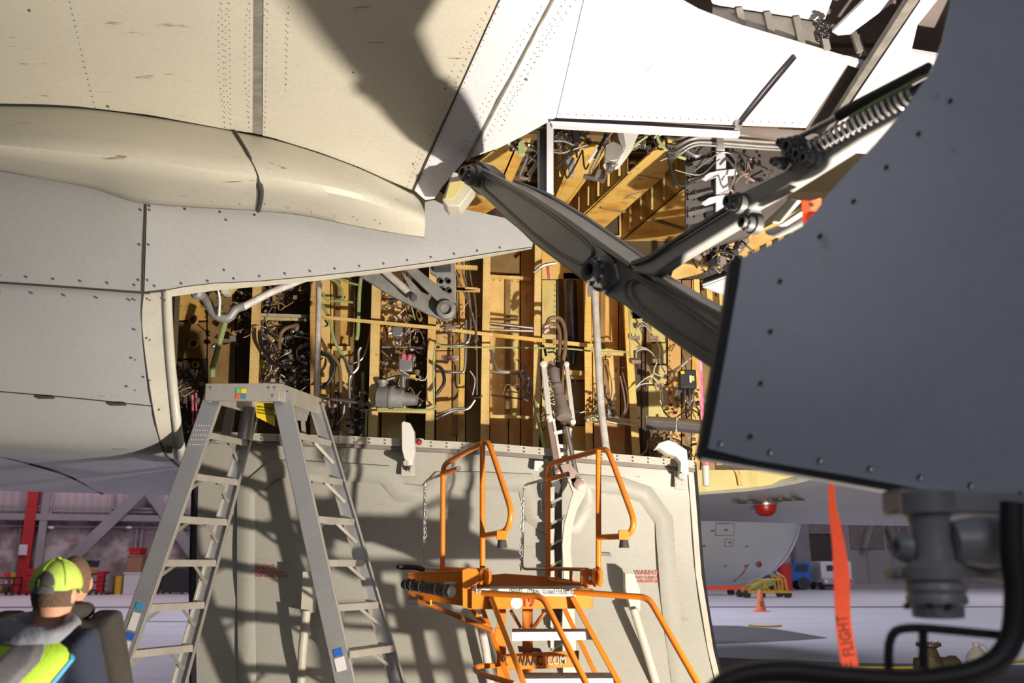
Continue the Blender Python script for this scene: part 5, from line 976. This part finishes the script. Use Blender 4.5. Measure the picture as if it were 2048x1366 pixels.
for s_, (A_, B_) in ((-1, (L1, L2)), (1, (R1, R2))):
    for i in range(8):
        z = 2.45-.305*i
        a, b = line_at_z(*A_, z), line_at_z(*B_, z); dv = (b-a).normalized(); sd = V((-dv.y, dv.x, 0))
        wd_ = .09 if not (i == 5 and s_ == 1) else .16
        st_ = obj('step', MB().bar(a+dv*.02, b-dv*.02, wd_, .012).bar(a+dv*.02+sd*wd_*.5-V((0, 0, .02)), b-dv*.02+sd*wd_*.5-V((0, 0, .02)), .008, .045).bar(a+dv*.02-sd*wd_*.5-V((0, 0, .02)), b-dv*.02-sd*wd_*.5-V((0, 0, .02)), .008, .045), 'aluminium_dull', lad)
        lo1, lo2 = line_at_z(*A_, z-.17), line_at_z(*B_, z-.17)
        for p, q in ((a.lerp(b, .34), lo1), (b.lerp(a, .34), lo2)):
            obj('step_brace', MB().bar(p-V((0, 0, .03)), q, .022, .008, (0, 1, 0)), 'aluminium_dull', st_)
# top platform
FL, FR, BR, BL = P(411, 794, 6.89), P(560, 785, 6.89), P(640, 812, 7.53), P(512, 815, 7.53)
for p in (FL, FR, BR, BL): p.z = 2.74
for a, b in ((FL, FR), (FR, BR), (BR, BL), (BL, FL)):
    obj('platform_frame', MB().bar(a, b, .025, .13), 'aluminium_dull', lad, bevel=.003)
obj('platform_deck', MB().prism([FL+V((.02, .02, .05)), FR+V((-.02, .02, .05)), BR+V((-.02, -.02, .05)), BL+V((.02, -.02, .05))], (0, 0, .012)), 'aluminium_dull', lad)
for t, dz in ((.08, .03), (.86, .03), (.94, .03), (.92, -.03)): p = FL.lerp(FR, t); obj('bolt', MB().lathe(p+V((0, -.013, dz)), (0, -1, 0), [(0, .012), (.008, .010)], 10), 'steel', lad)
k = .038; c = P(482, 787, 6.87); c.y = 6.872
for i, m_ in enumerate(('green_label', 'yellow', 'red_label', 'sky_label')): obj('label_square', MB().box(c+V(((-.5+(i % 2))*k, 0, (.5-(i//2))*k)), (k*.94, .003, k*.94)), m_, lad)
cl = obj('caution_label', MB().prism([P(x, y, 7.05) for x, y in ((510, 806), (549, 806), (550, 853), (513, 834))], (0, .004, 0)), 'yellow', lad, 'yellow caution label')
for i, t_ in enumerate(('WATCH YOUR FEET', 'PLATFORM IS NOT', 'STEP DOWN SLOWLY')): text('label_print', t_, .018, P(514, 815+i*6, 7.044), (1, 0, -.12), (0, 0, 1), 'dark_text', cl, sx=.72)
for px, py, w_, h_, m_, l_ in ((270, 1212, .05, .05, 'sky_label', L1), (258, 1242, .055, .12, 'box_white', L1), (244, 1270, .07, .045, 'blue', L1), (237, 1290, .06, .07, 'box_white', L1), (672, 1303, .06, .05, 'blue', R1), (680, 1326, .07, .09, 'box_white', R1)):
    a, b = l_; z = P(px, py, 6.88).z; p = line_at_z(a, b, z)+V((0, -.012, 0)); d = (a-b).normalized(); obj('label_plate', MB().bar(p-d*h_/2, p+d*h_/2, w_, .003, (0, 1, 0)), m_, lad)
mb = MB()
for i in range(5):
    for j in range(6): p = line_at_z(*L1, 2.50-i*.035)+V((-.045+j*.018, -.01, 0)); mb.ball(p, .004, 5, 3)
obj('rivets', mb, 'nosing', lad, kind='stuff', recalc=False)
obj('hook_bracket', MB().bar(P(590, 800, 7.25), P(606, 842, 7.25), .03, .02, (0, 1, 0)).bar(P(606, 842, 7.25), P(608, 868, 7.25), .03, .02, (0, 1, 0)), 'aluminium_dull', lad)
obj('spreader_plate', MB().prism([P(x, y, 7.4) for x, y in ((585, 808), (622, 806), (612, 842), (588, 840))], (0, .02, 0)), 'aluminium_dull', lad)
obj('handle_post', MB().tube([P(498, 815, 7.42), P(488, 880, 7.42)], .055, 12), 'aluminium', lad); obj('handle_post', MB().bar(P(462, 818, 7.6), P(452, 870, 7.6), .07, .04, (0, 1, 0)), 'brown_grey', lad)
# ================================================================ ORANGE ACCESS STAND
stand = root('access_stand', (.3, 6.9, 0), 'orange wheeled access stand with guard rails, stairs and grip treads before the bay door', 'stand')
O = 'orange'
def ot(nm, pts, r=.0185, m=O, sm=False, par=None, rr=.08, n=10): w_ = [Q(p) for p in pts]; return obj(nm, MB().tube(spline(w_, 5) if sm else rounded(w_, rr) if len(w_) > 2 else w_, r, n), m, par or stand)
def ob(nm, pts, ext, m=O, par=None, bevel=.004, label=None): return obj(nm, MB().prism([Q(p) for p in pts], ext), m, par or stand, label, bevel=bevel)
def guard(pts1, post, arm, stub, frame, foot):
    g = ot('guard_rail', pts1, .0195); ot('guard_post', post, .0195, par=g); ot('guard_arm', arm, .013, par=g); ot('stub', stub, .019, par=g)
    ot('chain_frame', frame, .010, 'steel', par=g, rr=.04); p = Q(foot); obj('foot_bracket', MB().box(p+V((-.0, 0, .05)), (.07, .05, .06)), O, g, bevel=.004)
    obj('rubber_foot', MB().lathe(p+V((0, 0, .02)), (0, 0, -1), [(0, .026), (.05, .034)], 14), 'rubber', g); e = Q(stub[-1]); obj('tube_end', MB().lathe(e, Q(stub[-1])-Q(stub[0]), [(0, .02), (.012, .02), (.012, .006)], 12), 'steel', g)
    return g
guard([(885, 1160, 7.2), (886, 930, 7.2), (968, 884, 6.6), (978, 885, 6.55), (1024, 1025, 6.25), (1014, 1063, 6.3), (965, 1072, 6.6)], [(965, 1170, 6.6), (965, 885, 6.6)], [(886, 1137, 7.2), (965, 1140, 6.62)], [(884, 948, 7.2), (916, 937, 7.0)], [(884, 949, 7.22), (850, 962, 7.3), (846, 1136, 7.3), (884, 1139, 7.22)], (1004, 1086, 6.3))
guard([(1096, 1165, 7.2), (1096, 928, 7.2), (1205, 899, 6.6), (1216, 900, 6.55), (1270, 1045, 6.25), (1258, 1072, 6.3), (1196, 1075, 6.6)], [(1197, 1160, 6.6), (1197, 900, 6.6)], [(1096, 1137, 7.2), (1175, 1139, 6.7)], [(1094, 959, 7.2), (1134, 949, 7.0)], [(1094, 958, 7.22), (1048, 970, 7.3), (1044, 1138, 7.3), (1096, 1138, 7.22)], (1248, 1086, 6.3))
def chain(p0, p1, n, nm='chain'):
    mb = MB(); d = (p1-p0)/n; L = d.length
    for i in range(n):
        c = p0+d*(i+.5)+V((.004*math.sin(i*.9), 0, 0)); ang = (i % 2)*PI/2+.3; x = V((math.cos(ang), math.sin(ang), 0)); u = d.normalized()
        pts = [c+x*(.011*math.cos(a))+u*(L*.66*math.sin(a)) for a in [k*PI/5 for k in range(11)]]; mb.tube(pts, .0032, 5, cap=False)
    return obj(nm, mb, 'steel', stand, kind='stuff', recalc=False)
chain(P(851, 968, 7.25), P(849, 1130, 7.25), 26); chain(P(1046, 974, 7.25), P(1042, 1140, 7.25), 26)
# deck
z = 1.352; dk = lambda px, Y: (lambda p: V((p.x, Y, z)))(P(px, 1175, Y))
deck = obj('deck_plate', MB().prism([dk(952, 6.45), dk(1152, 6.45), dk(1168, 7.4), dk(978, 7.4)], (0, 0, -.03)), 'grip', stand, 'grip patterned deck plate')
for i in range(30): pass
nos = ob('deck_nosing', [(960, 1177, 6.44), (1144, 1178, 6.44), (1152, 1184, 6.44), (1152, 1193, 6.44), (1010, 1191, 6.44), (975, 1186, 6.44)], (0, -.012, 0), 'nosing', label='pale nosing with load text')
text('load_text', 'Max. Load 600 lbs.', .052, P(1058, 1188, 6.41), (1, 0, -.02), (0, 0, 1), 'dark_text', nos, sx=.85); text('load_text', 'BASE', .045, P(1022, 1187, 6.41), (1, 0, -.02), (0, 0, 1), 'dark_text', nos, sx=.8)
ap = ob('front_apron', [(943, 1181, 6.46), (1186, 1184, 6.46), (1186, 1217, 6.46), (943, 1219, 6.46)], (0, .03, 0))
obj('round_label', MB().lathe(P(1033, 1206, 6.46), (0, -1, 0), [(0, .038), (.003, .038)], 24), 'white', ap); text('number_text', '19', .085, P(1044, 1214, 6.45), (1, 0, 0), (0, 0, 1), 'red', ap, bold=.001)
ob('toe_board', [(978, 1150, 7.4), (1010, 1147, 7.4), (1095, 1153, 7.4), (1168, 1163, 7.4), (1168, 1178, 7.4), (978, 1172, 7.4)], (0, .012, 0)); ob('toe_board', [(957, 1146, 6.7), (977, 1148, 7.4), (977, 1172, 7.4), (957, 1180, 6.7)], (-.012, 0, 0))
ob('hinge_plate', [(924, 1140, 6.5), (935, 1136, 6.5), (952, 1137, 6.5), (960, 1148, 6.5), (958, 1165, 6.5), (943, 1178, 6.5), (943, 1220, 6.5), (925, 1214, 6.5)], (0, .22, 0))
for px, x2 in ((962, 972), (1186, 1196)):
    for q_ in (px, x2): obj('pivot_disc', MB().lathe(P(q_, 1155, 6.55), (1, -.25, 0), [(0, .055), (.008, .063), (.02, .063), (.026, .055)], 24), O, stand)
    obj('pivot_bolt', MB().lathe(P(px-4, 1156, 6.52), (-1, -.6, 0), [(0, .012), (.02, .012)], 8), 'steel', stand)
ob('hinge_plate', [(1162, 1140, 6.6), (1170, 1137, 6.6), (1192, 1138, 6.6), (1192, 1166, 6.6), (1172, 1176, 6.6), (1162, 1170, 6.6)], (0, .1, 0)); ob('side_plate', [(1152, 1178, 6.5), (1186, 1178, 6.5), (1186, 1188, 6.5), (1152, 1188, 6.5)], (0, .5, 0))
ot('lower_tube', [(1096, 1150, 7.2), (1100, 1162, 7.15), (1165, 1168, 6.75)], .013); ot('lower_tube', [(1142, 1142, 6.9), (1142, 1163, 6.9)], .012); ot('lower_tube', [(1112, 1142, 7.05), (1112, 1160, 7.05)], .010)
# extension tray at the left with black roller and bag
ob('side_tray', [(816, 1150, 7.0), (925, 1146, 6.7), (925, 1212, 6.7), (816, 1196, 7.0)], (.03, .02, 0)); ob('tray_top', [(816, 1150, 7.0), (925, 1146, 6.7), (950, 1150, 7.3), (850, 1152, 7.4)], (0, 0, .02))
ro = obj('roller_pad', MB().lathe(P(808, 1168, 6.8), P(922, 1186, 6.45)-P(808, 1168, 6.8), [(0, .025), (.0, .032), (.06, .036), (.1, .034), (.2, .037), (.3, .040), (.46, .042), (.47, .03)], 16), 'tarp', stand, 'black padded roller')
for t in (.04, .08, .16, .3, .38): c = P(808, 1168, 6.8).lerp(P(922, 1186, 6.45), t/.5); obj('strap', MB().lathe(c, P(922, 1186, 6.45)-P(808, 1168, 6.8), [(0, .041+t*.01), (.008, .041+t*.01)], 16), 'rubber', ro)
obj('bumper_roller', MB().lathe(P(817, 1202, 6.9), (1, -.2, 0), [(0, .022), (.0, .026), (.07, .026), (.07, .018)], 14), 'rubber', stand); ot('catch', [(872, 1142, 7.0), (868, 1160, 7.0)], .02); ot('catch', [(905, 1140, 6.9), (905, 1158, 6.9)], .014); obj('spring_clip', MB().tube([P(864, 1158, 6.9), P(870, 1164, 6.88), (P(882, 1160, 6.88))], .010, 6), 'steel', stand)
obj('id_plate', MB().box(P(900, 1166, 6.72), (.09, .004, .018), rz=-.5), 'nosing', stand); obj('yellow_clip', MB().box(P(862, 1205, 6.82), (.008, .02, .035)), 'yellow', stand)
bagm = MB(); bagm.tube(spline([P(795, 1131, 7.1), P(800, 1134, 7.1), P(815, 1134, 7.12), P(830, 1135, 7.15), P(847, 1139, 7.2)], 5), .02, 8, radii=None)
bg = obj('black_bag', bagm, 'tarp'); bg['label'] = 'limp black cloth bag lying on the end of the orange stand'; bg['category'] = 'bag'
# under-frame
ot('diagonal_brace', [(836, 1203, 6.9), (862, 1210, 6.85), (985, 1262, 6.7)], .017, 'orange_worn'); ot('diagonal_brace', [(943, 1218, 6.6), (962, 1240, 6.7), (985, 1262, 6.8)], .014)
def ext(p, q, z=.06): return line_at_z(p, q, z)
def post(px0, y0, Y0, px1, y1, Y1, w, d, nm='stringer', z=.08):
    a, b = P(px0, y0, Y0), P(px1, y1, Y1); return obj(nm, MB().bar(a, ext(a, b, z), w, d, (0, 1, 0)), O, stand, bevel=.003)
post(984, 1200, 6.45, 1048, 1366, 6.12, .032, .07); post(1146, 1198, 6.45, 1238, 1366, 6.12, .032, .07); post(965, 1218, 7.0, 1020, 1366, 6.7, .03, .05); post(1130, 1220, 7.0, 1200, 1366, 6.7, .03, .05)
post(1003, 1216, 7.1, 1003, 1366, 7.1, .065, .06, 'frame_post'); post(1055, 1216, 7.15, 1055, 1366, 7.15, .075, .06, 'frame_post')
ot('frame_strut', [(1021, 1220, 7.1), (1042, 1256, 7.1)], .012, 'orange_worn'); ot('frame_strut', [(1090, 1224, 7.1), (1066, 1256, 7.1)], .014)
ob('gusset_plate', [(990, 1255, 6.9), (1012, 1258, 6.9), (1012, 1296, 6.9), (990, 1290, 6.9)], (0, .03, 0))
ot('handrail', [(965, 1186, 6.35), (1085, 1193, 6.05), (1172, 1366, 5.65), (1200, 1430, 5.5)], .0195, rr=.06); ot('handrail', [(1150, 1184, 6.35), (1297, 1195, 6.0), (1395, 1366, 5.6), (1430, 1430, 5.45)], .0195, rr=.06)
ot('bumper_loop', [(1002, 1331, 7.05), (956, 1332, 6.9), (948, 1338, 6.8), (958, 1347, 6.65), (1030, 1368, 6.3)], .018, rr=.06)
for i, (x0, x1, y0, y1, Y) in enumerate(((1024, 1186, 1264, 1281, 6.33), (1050, 1234, 1357, 1376, 6.13))):
    f = ob('tread', [(x0, y0, Y), (x1, y0, Y), (x1, y0+1.5, Y), (x0, y0+1.5, Y)], (0, .33, 0), 'grip', bevel=0, label='grip patterned tread with a pale nosing'); ob('nosing', [(x0, y0, Y), (x1, y0-1, Y), (x1, y1-2, Y), (x0, y1+1, Y)], (0, -.015, 0), 'nosing', f, .002)
pz = P(1130, 1357, 6.13)
for i in (1, 2):
    zz = pz.z-.27*i; y_ = 6.13-.12*i; obj('tread', MB().box((.40+.055*i, y_+.15, zz), (.60, .33, .02)), 'grip', stand); obj('nosing', MB().box((.40+.055*i, y_-.015, zz-.02), (.60, .015, .05)), 'nosing', stand)
sg = ob('name_board', [(1003, 1309, 6.9), (1158, 1301, 6.9), (1158, 1334, 6.9), (1006, 1341, 6.9)], (0, .015, 0), label='orange board with stencilled name')
def letters(t_, px, py, m_, sz=.098): return text('stencil_text', t_, sz, P(px, py, 6.89), (1, 0, .045), (0, 0, 1), m_, sg, bold=.0015, sx=.66)
letters('R', 1005, 1332, 'dark_text', .09); letters('WAAC', 1034, 1332, 'dark_text', .088); letters('.COM', 1091, 1330, 'door', .086)
ob('cross_plate', [(1035, 1292, 7.0), (1080, 1297, 7.0), (1085, 1305, 7.0), (1038, 1305, 7.0)], (0, .03, 0), 'brown_grey')
# base frame and casters (below the picture)
for y_ in (5.5, 7.3): obj('base_beam', MB().box((.35, y_, .16), (1.0, .07, .07)), O, stand)
for x_ in (-.15, .85):
    obj('base_beam', MB().box((x_, 6.4, .16), (.07, 1.9, .07)), O, stand)
    for y_ in (5.55, 7.25): obj('caster', MB().lathe((x_-.025, y_, .075), (1, 0, 0), [(0, .04), (0, .075), (.05, .075), (.05, .04)], 16), 'rubber', stand)
# ================================================================ STREAMERS
rb_ = MB(); Lx = [(1659, 950), (1657, 1010), (1665, 1100), (1668, 1180), (1673, 1260), (1683, 1340), (1690, 1420)]; Rx = [(1668, 950), (1672, 1010), (1684, 1060), (1699, 1150), (1702, 1240), (1718, 1340), (1728, 1420)]
YR = [2.93]*7
l_ = spline([P(x, y, Y) for (x, y), Y in zip(Lx, YR)], 5); r_ = spline([P(x, y, Y+(0.0)) for i, ((x, y), Y) in enumerate(zip(Rx, YR))], 5)
rib = root('warning_streamer', P(1680, 1100, 2.95), 'long orange-red fabric warning streamer hanging below the grey gear door panel', 'streamer')
obj('strip', MB().grid([l_, r_], (0, .002, 0)), 'ribbon', rib)
text('streamer_text', 'FLIGHT', .046, P(1709, 1312, 2.915), (-.13, 0, 1), (-1, 0, -.13), 'ribbon_text', rib, sx=.78, bold=.0006); text('streamer_text', 'BEFORE', .046, P(1722, 1412, 2.915), (-.15, 0, 1), (-1, 0, -.15), 'ribbon_text', rib, sx=.78, bold=.0006)
fl2 = root('warning_flag', P(1622, 420, 3.6), 'small bright red warning flag with an eyelet, hung beside the upper drag arm', 'flag')
obj('cloth', MB().grid([[P(1603, 400, 3.2), P(1622, 402, 3.17), P(1643, 397, 3.2)], [P(1604, 428, 3.2), P(1622, 426, 3.21), P(1640, 422, 3.2)], [P(1607, 456, 3.2), P(1614, 454, 3.2), P(1622, 446, 3.2)]], (0, .002, 0)), 'ribbon', fl2)
obj('eyelet', MB().lathe(P(1622, 410, 3.155), (0, -1, 0), [(0, .010), (.004, .010), (.004, .005)], 12), 'bronze', fl2)
pk = root('pink_tether', P(1400, 760, 6.5), 'thin pink webbing tether hanging beside the black control box', 'tether')
obj('webbing', MB().grid([spline([P(1393, 610, 6.0), P(1396, 700, 6.0), P(1399, 780, 6.0), P(1402, 840, 6.0)], 5), spline([P(1400, 610, 6.05), P(1403, 700, 6.0), P(1406, 780, 6.05), P(1408, 840, 6.0)], 5)], (0, .003, 0)), 'pink', pk)
# ================================================================ PEOPLE
def ell(c, rx, ry, n=20, yaw=0, fn=None, k=2.0):
    out = []
    for i in range(n):
        a = 2*PI*i/n; ca, sa = math.cos(a), math.sin(a); u = V((math.copysign(abs(ca)**(2/k), ca)*rx, math.copysign(abs(sa)**(2/k), sa)*ry, 0))
        out.append(V(c)+Matrix.Rotation(yaw, 3, 'Z')@u)
    return out
def loft(mb, rings):
    n = len(rings[0]); vs = [p for r in rings for p in r]; fs = [(i*n+j, i*n+(j+1) % n, (i+1)*n+(j+1) % n, (i+1)*n+j) for i in range(len(rings)-1) for j in range(n)]
    mb.add(vs, fs+[tuple(range(n))[::-1], tuple(range(len(vs)-n, len(vs)))], True); return mb
def fuse(o, vox=.012, sm=6):
    r = o.modifiers.new('fuse', 'REMESH'); r.mode = 'VOXEL'; r.voxel_size = vox; r.use_smooth_shade = True
    s_ = o.modifiers.new('soft', 'SMOOTH'); s_.factor = .6; s_.iterations = sm; return o
def limb(mb, pts, radii, n=12): return mb.tube(spline(pts, 4) if False else pts, 0, n, radii=radii)
def person(base, head, yaw, hyaw, sh, label, jacket, trousers, hair, hipz, arms):
    # base: hips on the ground plan, head: centre of the head; a standing figure leaning a little
    B_ = V((base[0], base[1], 0)); H = V(head); r = root('person', B_, label, 'person'); R = Matrix.Rotation(yaw, 3, 'Z'); RH = Matrix.Rotation(hyaw, 3, 'Z')
    hip = B_+V((0, 0, hipz)); nk = H+V((0, 0, -.13))+(hip-H)*.02; nk = V((H.x-(H.x-hip.x)*.12, H.y-.02, H.z-.15)); chest = hip.lerp(nk, .62); shc = hip.lerp(nk, .84)
    def torso(g): return [ell(hip-V((0, 0, .10)), .155+g, .115+g, yaw=yaw), ell(hip, .165+g, .12+g, yaw=yaw), ell(hip.lerp(nk, .3), .15+g, .11+g, yaw=yaw), ell(chest, .185+g, .125+g, yaw=yaw), ell(shc, sh*.86+g, .115+g, yaw=yaw, k=2.5), ell(hip.lerp(nk, .93), sh*.62+g, .09+g, yaw=yaw), ell(hip.lerp(nk, 1.0), .07+g*.6, .075+g*.6, yaw=yaw)]
    mb = MB(); loft(mb, torso(0)); mb.tube([nk-V((0, 0, .06)), H-V((0, -.0, .05))], 0, 12, radii=[.062, .055])
    q = lambda x, y, z_: H+RH@V((x, y, z_))
    mb.ball(H, 1, 20, 14, (.076, .094, .112)); mb.ball(q(0, .03, -.06), 1, 14, 10, (.055, .06, .055))
    mb.tube([q(0, .085, .02), q(0, .115, -.02), q(0, .09, -.035)], 0, 8, radii=[.010, .017, .010]); mb.ball(q(0, .088, .035), 1, 10, 6, (.045, .014, .010)); mb.ball(q(0, .084, -.065), 1, 10, 6, (.026, .014, .010))
    for s_ in (-1, 1): mb.ball(q(s_*.078, -.01, -.01), 1, 10, 8, (.012, .020, .032))
    S_, E_, W_ = {}, {}, {}
    for s_ in (-1, 1):
        S_[s_] = shc+R@V((s_*(sh-.03), 0, .01)); E_[s_] = S_[s_]+R@V(arms[s_][0]); W_[s_] = E_[s_]+R@V(arms[s_][1])
        mb.tube([S_[s_], E_[s_], W_[s_]], 0, 12, radii=[.055, .043, .028])
        d = (W_[s_]-E_[s_]).normalized(); sd = d.orthogonal().normalized(); mb.tube([W_[s_], W_[s_]+d*.09], 0, 10, radii=[.03, .04])
        for f in range(4): o_ = sd*(-.03+.02*f); mb.tube([W_[s_]+d*.08+o_, W_[s_]+d*(.12+.01*(f in (1, 2)))+o_, W_[s_]+d*(.145+.012*(f in (1, 2)))+o_+d.cross(sd)*.02], .009, 8)
        mb.tube([W_[s_]+d*.03-sd*.03, W_[s_]+d*.06-sd*.055, W_[s_]+d*.09-sd*.06], .011, 8)
        kn = hip+R@V((s_*.10, .05, -hipz*.47)); an = hip+R@V((s_*.11, -.03, -hipz+.09)); mb.tube([hip+R@V((s_*.08, 0, -.03)), kn, an], 0, 14, radii=[.085, .06, .042])
        mb.tube([an, an+R@V((0, .15, -.05))], 0, 10, radii=[.045, .035])
    fuse(obj('body', mb, 'skin', r), .012, 3)
    jk = MB(); loft(jk, torso(.028)[:-1]+[ell(hip.lerp(nk, .985), .09, .095, yaw=yaw)])
    for s_ in (-1, 1): jk.tube([S_[s_]-R@V((s_*.05, 0, 0)), S_[s_], E_[s_], W_[s_]], 0, 14, radii=[.085, .082, .066, .046])
    fuse(obj('jacket', jk, jacket, r), .014, 6)
    tr = MB(); loft(tr, torso(.018)[:2]+[ell(hip+V((0, 0, .05)), .17, .13, yaw=yaw)])
    for s_ in (-1, 1):
        kn = hip+R@V((s_*.10, .05, -hipz*.47)); an = hip+R@V((s_*.11, -.03, -hipz+.09)); tr.tube([hip+R@V((s_*.08, 0, -.03)), kn, an], 0, 14, radii=[.11, .08, .065])
        sh_ = MB(); sh_.tube([an+V((0, 0, -.02)), an+R@V((0, .06, -.055)), an+R@V((0, .17, -.06))], 0, 12, radii=[.055, .05, .035]); obj('shoe', sh_, 'rubber', r)
    fuse(obj('trousers', tr, trousers, r), .014, 4)
    # hair: back and sides of the skull
    hb = MB(); n_ = 24; rings = []
    for i in range(9):
        a = PI*.02+i*.245; rr = []
        for j in range(n_):
            b = 2*PI*j/n_; fr = max(0, math.sin(b)); cut = 1 if a < 1.25-.5*fr or fr < .35 else .93
            rr.append(q(.081*math.sin(a)*math.cos(b)*cut, .100*math.sin(a)*math.sin(b)*cut-.003, .119*math.cos(a)))
        rings.append(rr)
    loft(hb, rings); obj('hair', hb, hair, r)
    for s_ in (-1, 1): obj('eye', MB().ball(q(s_*.03, .083, .015), .012, 8, 6), 'white', r)
    return r, H, RH, hip, nk, R, torso
H1 = P(110, 1186, 3.9)
p1 = person((-2.04, 3.66), H1, .05, .04, .225, 'person in fluorescent yellow mesh cap and hi-vis vest over a navy hoodie, facing away', 'navy', 'jeans', 'hair', .80, {-1: ((-.10, .02, -.27), (.02, .18, -.12)), 1: ((.07, .05, -.27), (-.06, .20, -.12))})
r, H, RH, hip, nk, R, torso = p1
q = lambda x, y, z_: H+RH@V((x, y, z_))
# mesh cap: crown, brim, opening and strap at the back
n_ = 28; rings = []
for i in range(8):
    a = .03+i*.225; rings.append([q(.094*math.sin(a)*math.cos(2*PI*j/n_), .112*math.sin(a)*math.sin(2*PI*j/n_), .022+.108*math.cos(a)+(-.008 if math.sin(2*PI*j/n_) < -.5 and i > 6 else 0)) for j in range(n_)])
cb = MB(); loft(cb, rings); cap = obj('cap', cb, 'cap_mesh', r, 'fluorescent yellow mesh cap')
obj('cap_button', MB().ball(q(0, 0, .132), .01, 8, 6), 'fluo', cap)
for k in range(6):
    b = k*PI/3+.3; obj('cap_seam', MB().tube([q(.0955*math.sin(a)*math.cos(b), .1135*math.sin(a)*math.sin(b), .022+.1095*math.cos(a)) for a in [.1+.2*i for i in range(8)]], .0022, 5), 'fluo', cap)
br = [[q(.085*math.cos(b)*(1+.0*t), .095*math.sin(b)+t*.075*math.sin(b), .024-.02*t-.012*abs(math.cos(b))) for b in [PI*.12+PI*.76*j/12 for j in range(13)]] for t in (0, .5, 1)]
obj('brim', MB().grid(br, (0, 0, .004)), 'fluo', cap)
hw = MB(); pts = []
for j in range(13): b = -PI/2-.42+.84*j/12; pts.append(b)
hw.grid([[q(.0965*math.cos(b)*math.sin(a), .1145*math.sin(b)*math.sin(a), .022+.1105*math.cos(a)) for b in [(-PI/2)+(bb+PI/2)*math.sqrt(max(0, 1-((1.5-a)/.52)**2))*1.0 for bb in pts]] for a in (.99, 1.1, 1.2, 1.3, 1.4, 1.5)], (0, 0, .002))
obj('cap_opening', hw, 'cap_dark', cap)
obj('cap_strap', MB().grid([[q(.099*math.cos(b), .117*math.sin(b), z_) for b in pts] for z_ in (.0, .024)], (0, 0, .002)), 'hood_grey', cap)
# hood bunched round the neck
hd = MB(); hp = []
for i in range(17): a = 2*PI*i/16; hp.append(nk+R@V((.135*math.cos(a)-.01, .105*math.sin(a)-.035, .015-.035*math.sin(a)*-1)))
hd.tube(hp, .036, 12); hd.ball(nk+R@V((-.02, -.11, -.015)), 1, 14, 10, (.13, .055, .055)); hd.ball(nk+R@V((-.10, -.07, .02)), 1, 12, 8, (.07, .06, .045)); fuse(obj('hood', hd, 'hood_grey', r, 'pale grey hood'), .012, 6)
def surf(s_, ang, g):   # on the jacket's back: s_ 0 hip .. 1 neck, ang from -1 to 1
    rg = torso(g); t = s_; nodes = [0, .01, .3, .62, .84, .93, 1.0]; i = 0
    while i < 5 and nodes[i+1] < t: i += 1
    u = (t-nodes[i])/(nodes[i+1]-nodes[i]); a = -PI/2+ang; j = (a/(2*PI)*20) % 20; j0 = int(j); f = j-j0
    g_ = lambda rr: rr[j0 % 20].lerp(rr[(j0+1) % 20], f); return g_(rg[i]).lerp(g_(rg[i+1]), u)
def patch(nm, s0, s1, a0, a1, g, m_, par): return obj(nm, MB().grid([[surf(s0+(s1-s0)*i/10, a0+(a1-a0)*j/14, g) for j in range(15)] for i in range(11)], (0, -.004, 0)), m_, par)
vs_ = patch('vest', .05, .985, -1.2, 1.05, .056, 'fluo', r); vs_['label'] = 'fluorescent yellow safety vest'
patch('reflective_band', .05, .988, -.05, .48, .064, 'reflective', vs_); patch('reflective_band', .05, .32, -1.2, 1.05, .062, 'reflective', vs_)
patch('vest_piping', .05, .985, 1.02, 1.12, .061, 'sky_label', vs_); patch('vest_piping', .60, .625, -1.2, 1.05, .061, 'sky_label', vs_)
H2 = P(146, 1163, 4.6)
p2 = person((-2.22, 4.66), H2, .1, .3, .24, 'bareheaded person in a dark olive work jacket, mostly hidden behind the cap wearer', 'olive', 'jeans', 'hair_light', .84, {-1: ((-.08, .03, -.28), (.02, .16, -.14)), 1: ((.07, .03, -.28), (-.04, .18, -.12))})
cl_ = MB(); nk2 = p2[4]; cp = [nk2+V((.10*math.cos(2*PI*i/16), .09*math.sin(2*PI*i/16), .02)) for i in range(17)]; cl_.tube(cp, .035, 10); obj('collar', cl_, 'olive', p2[0])
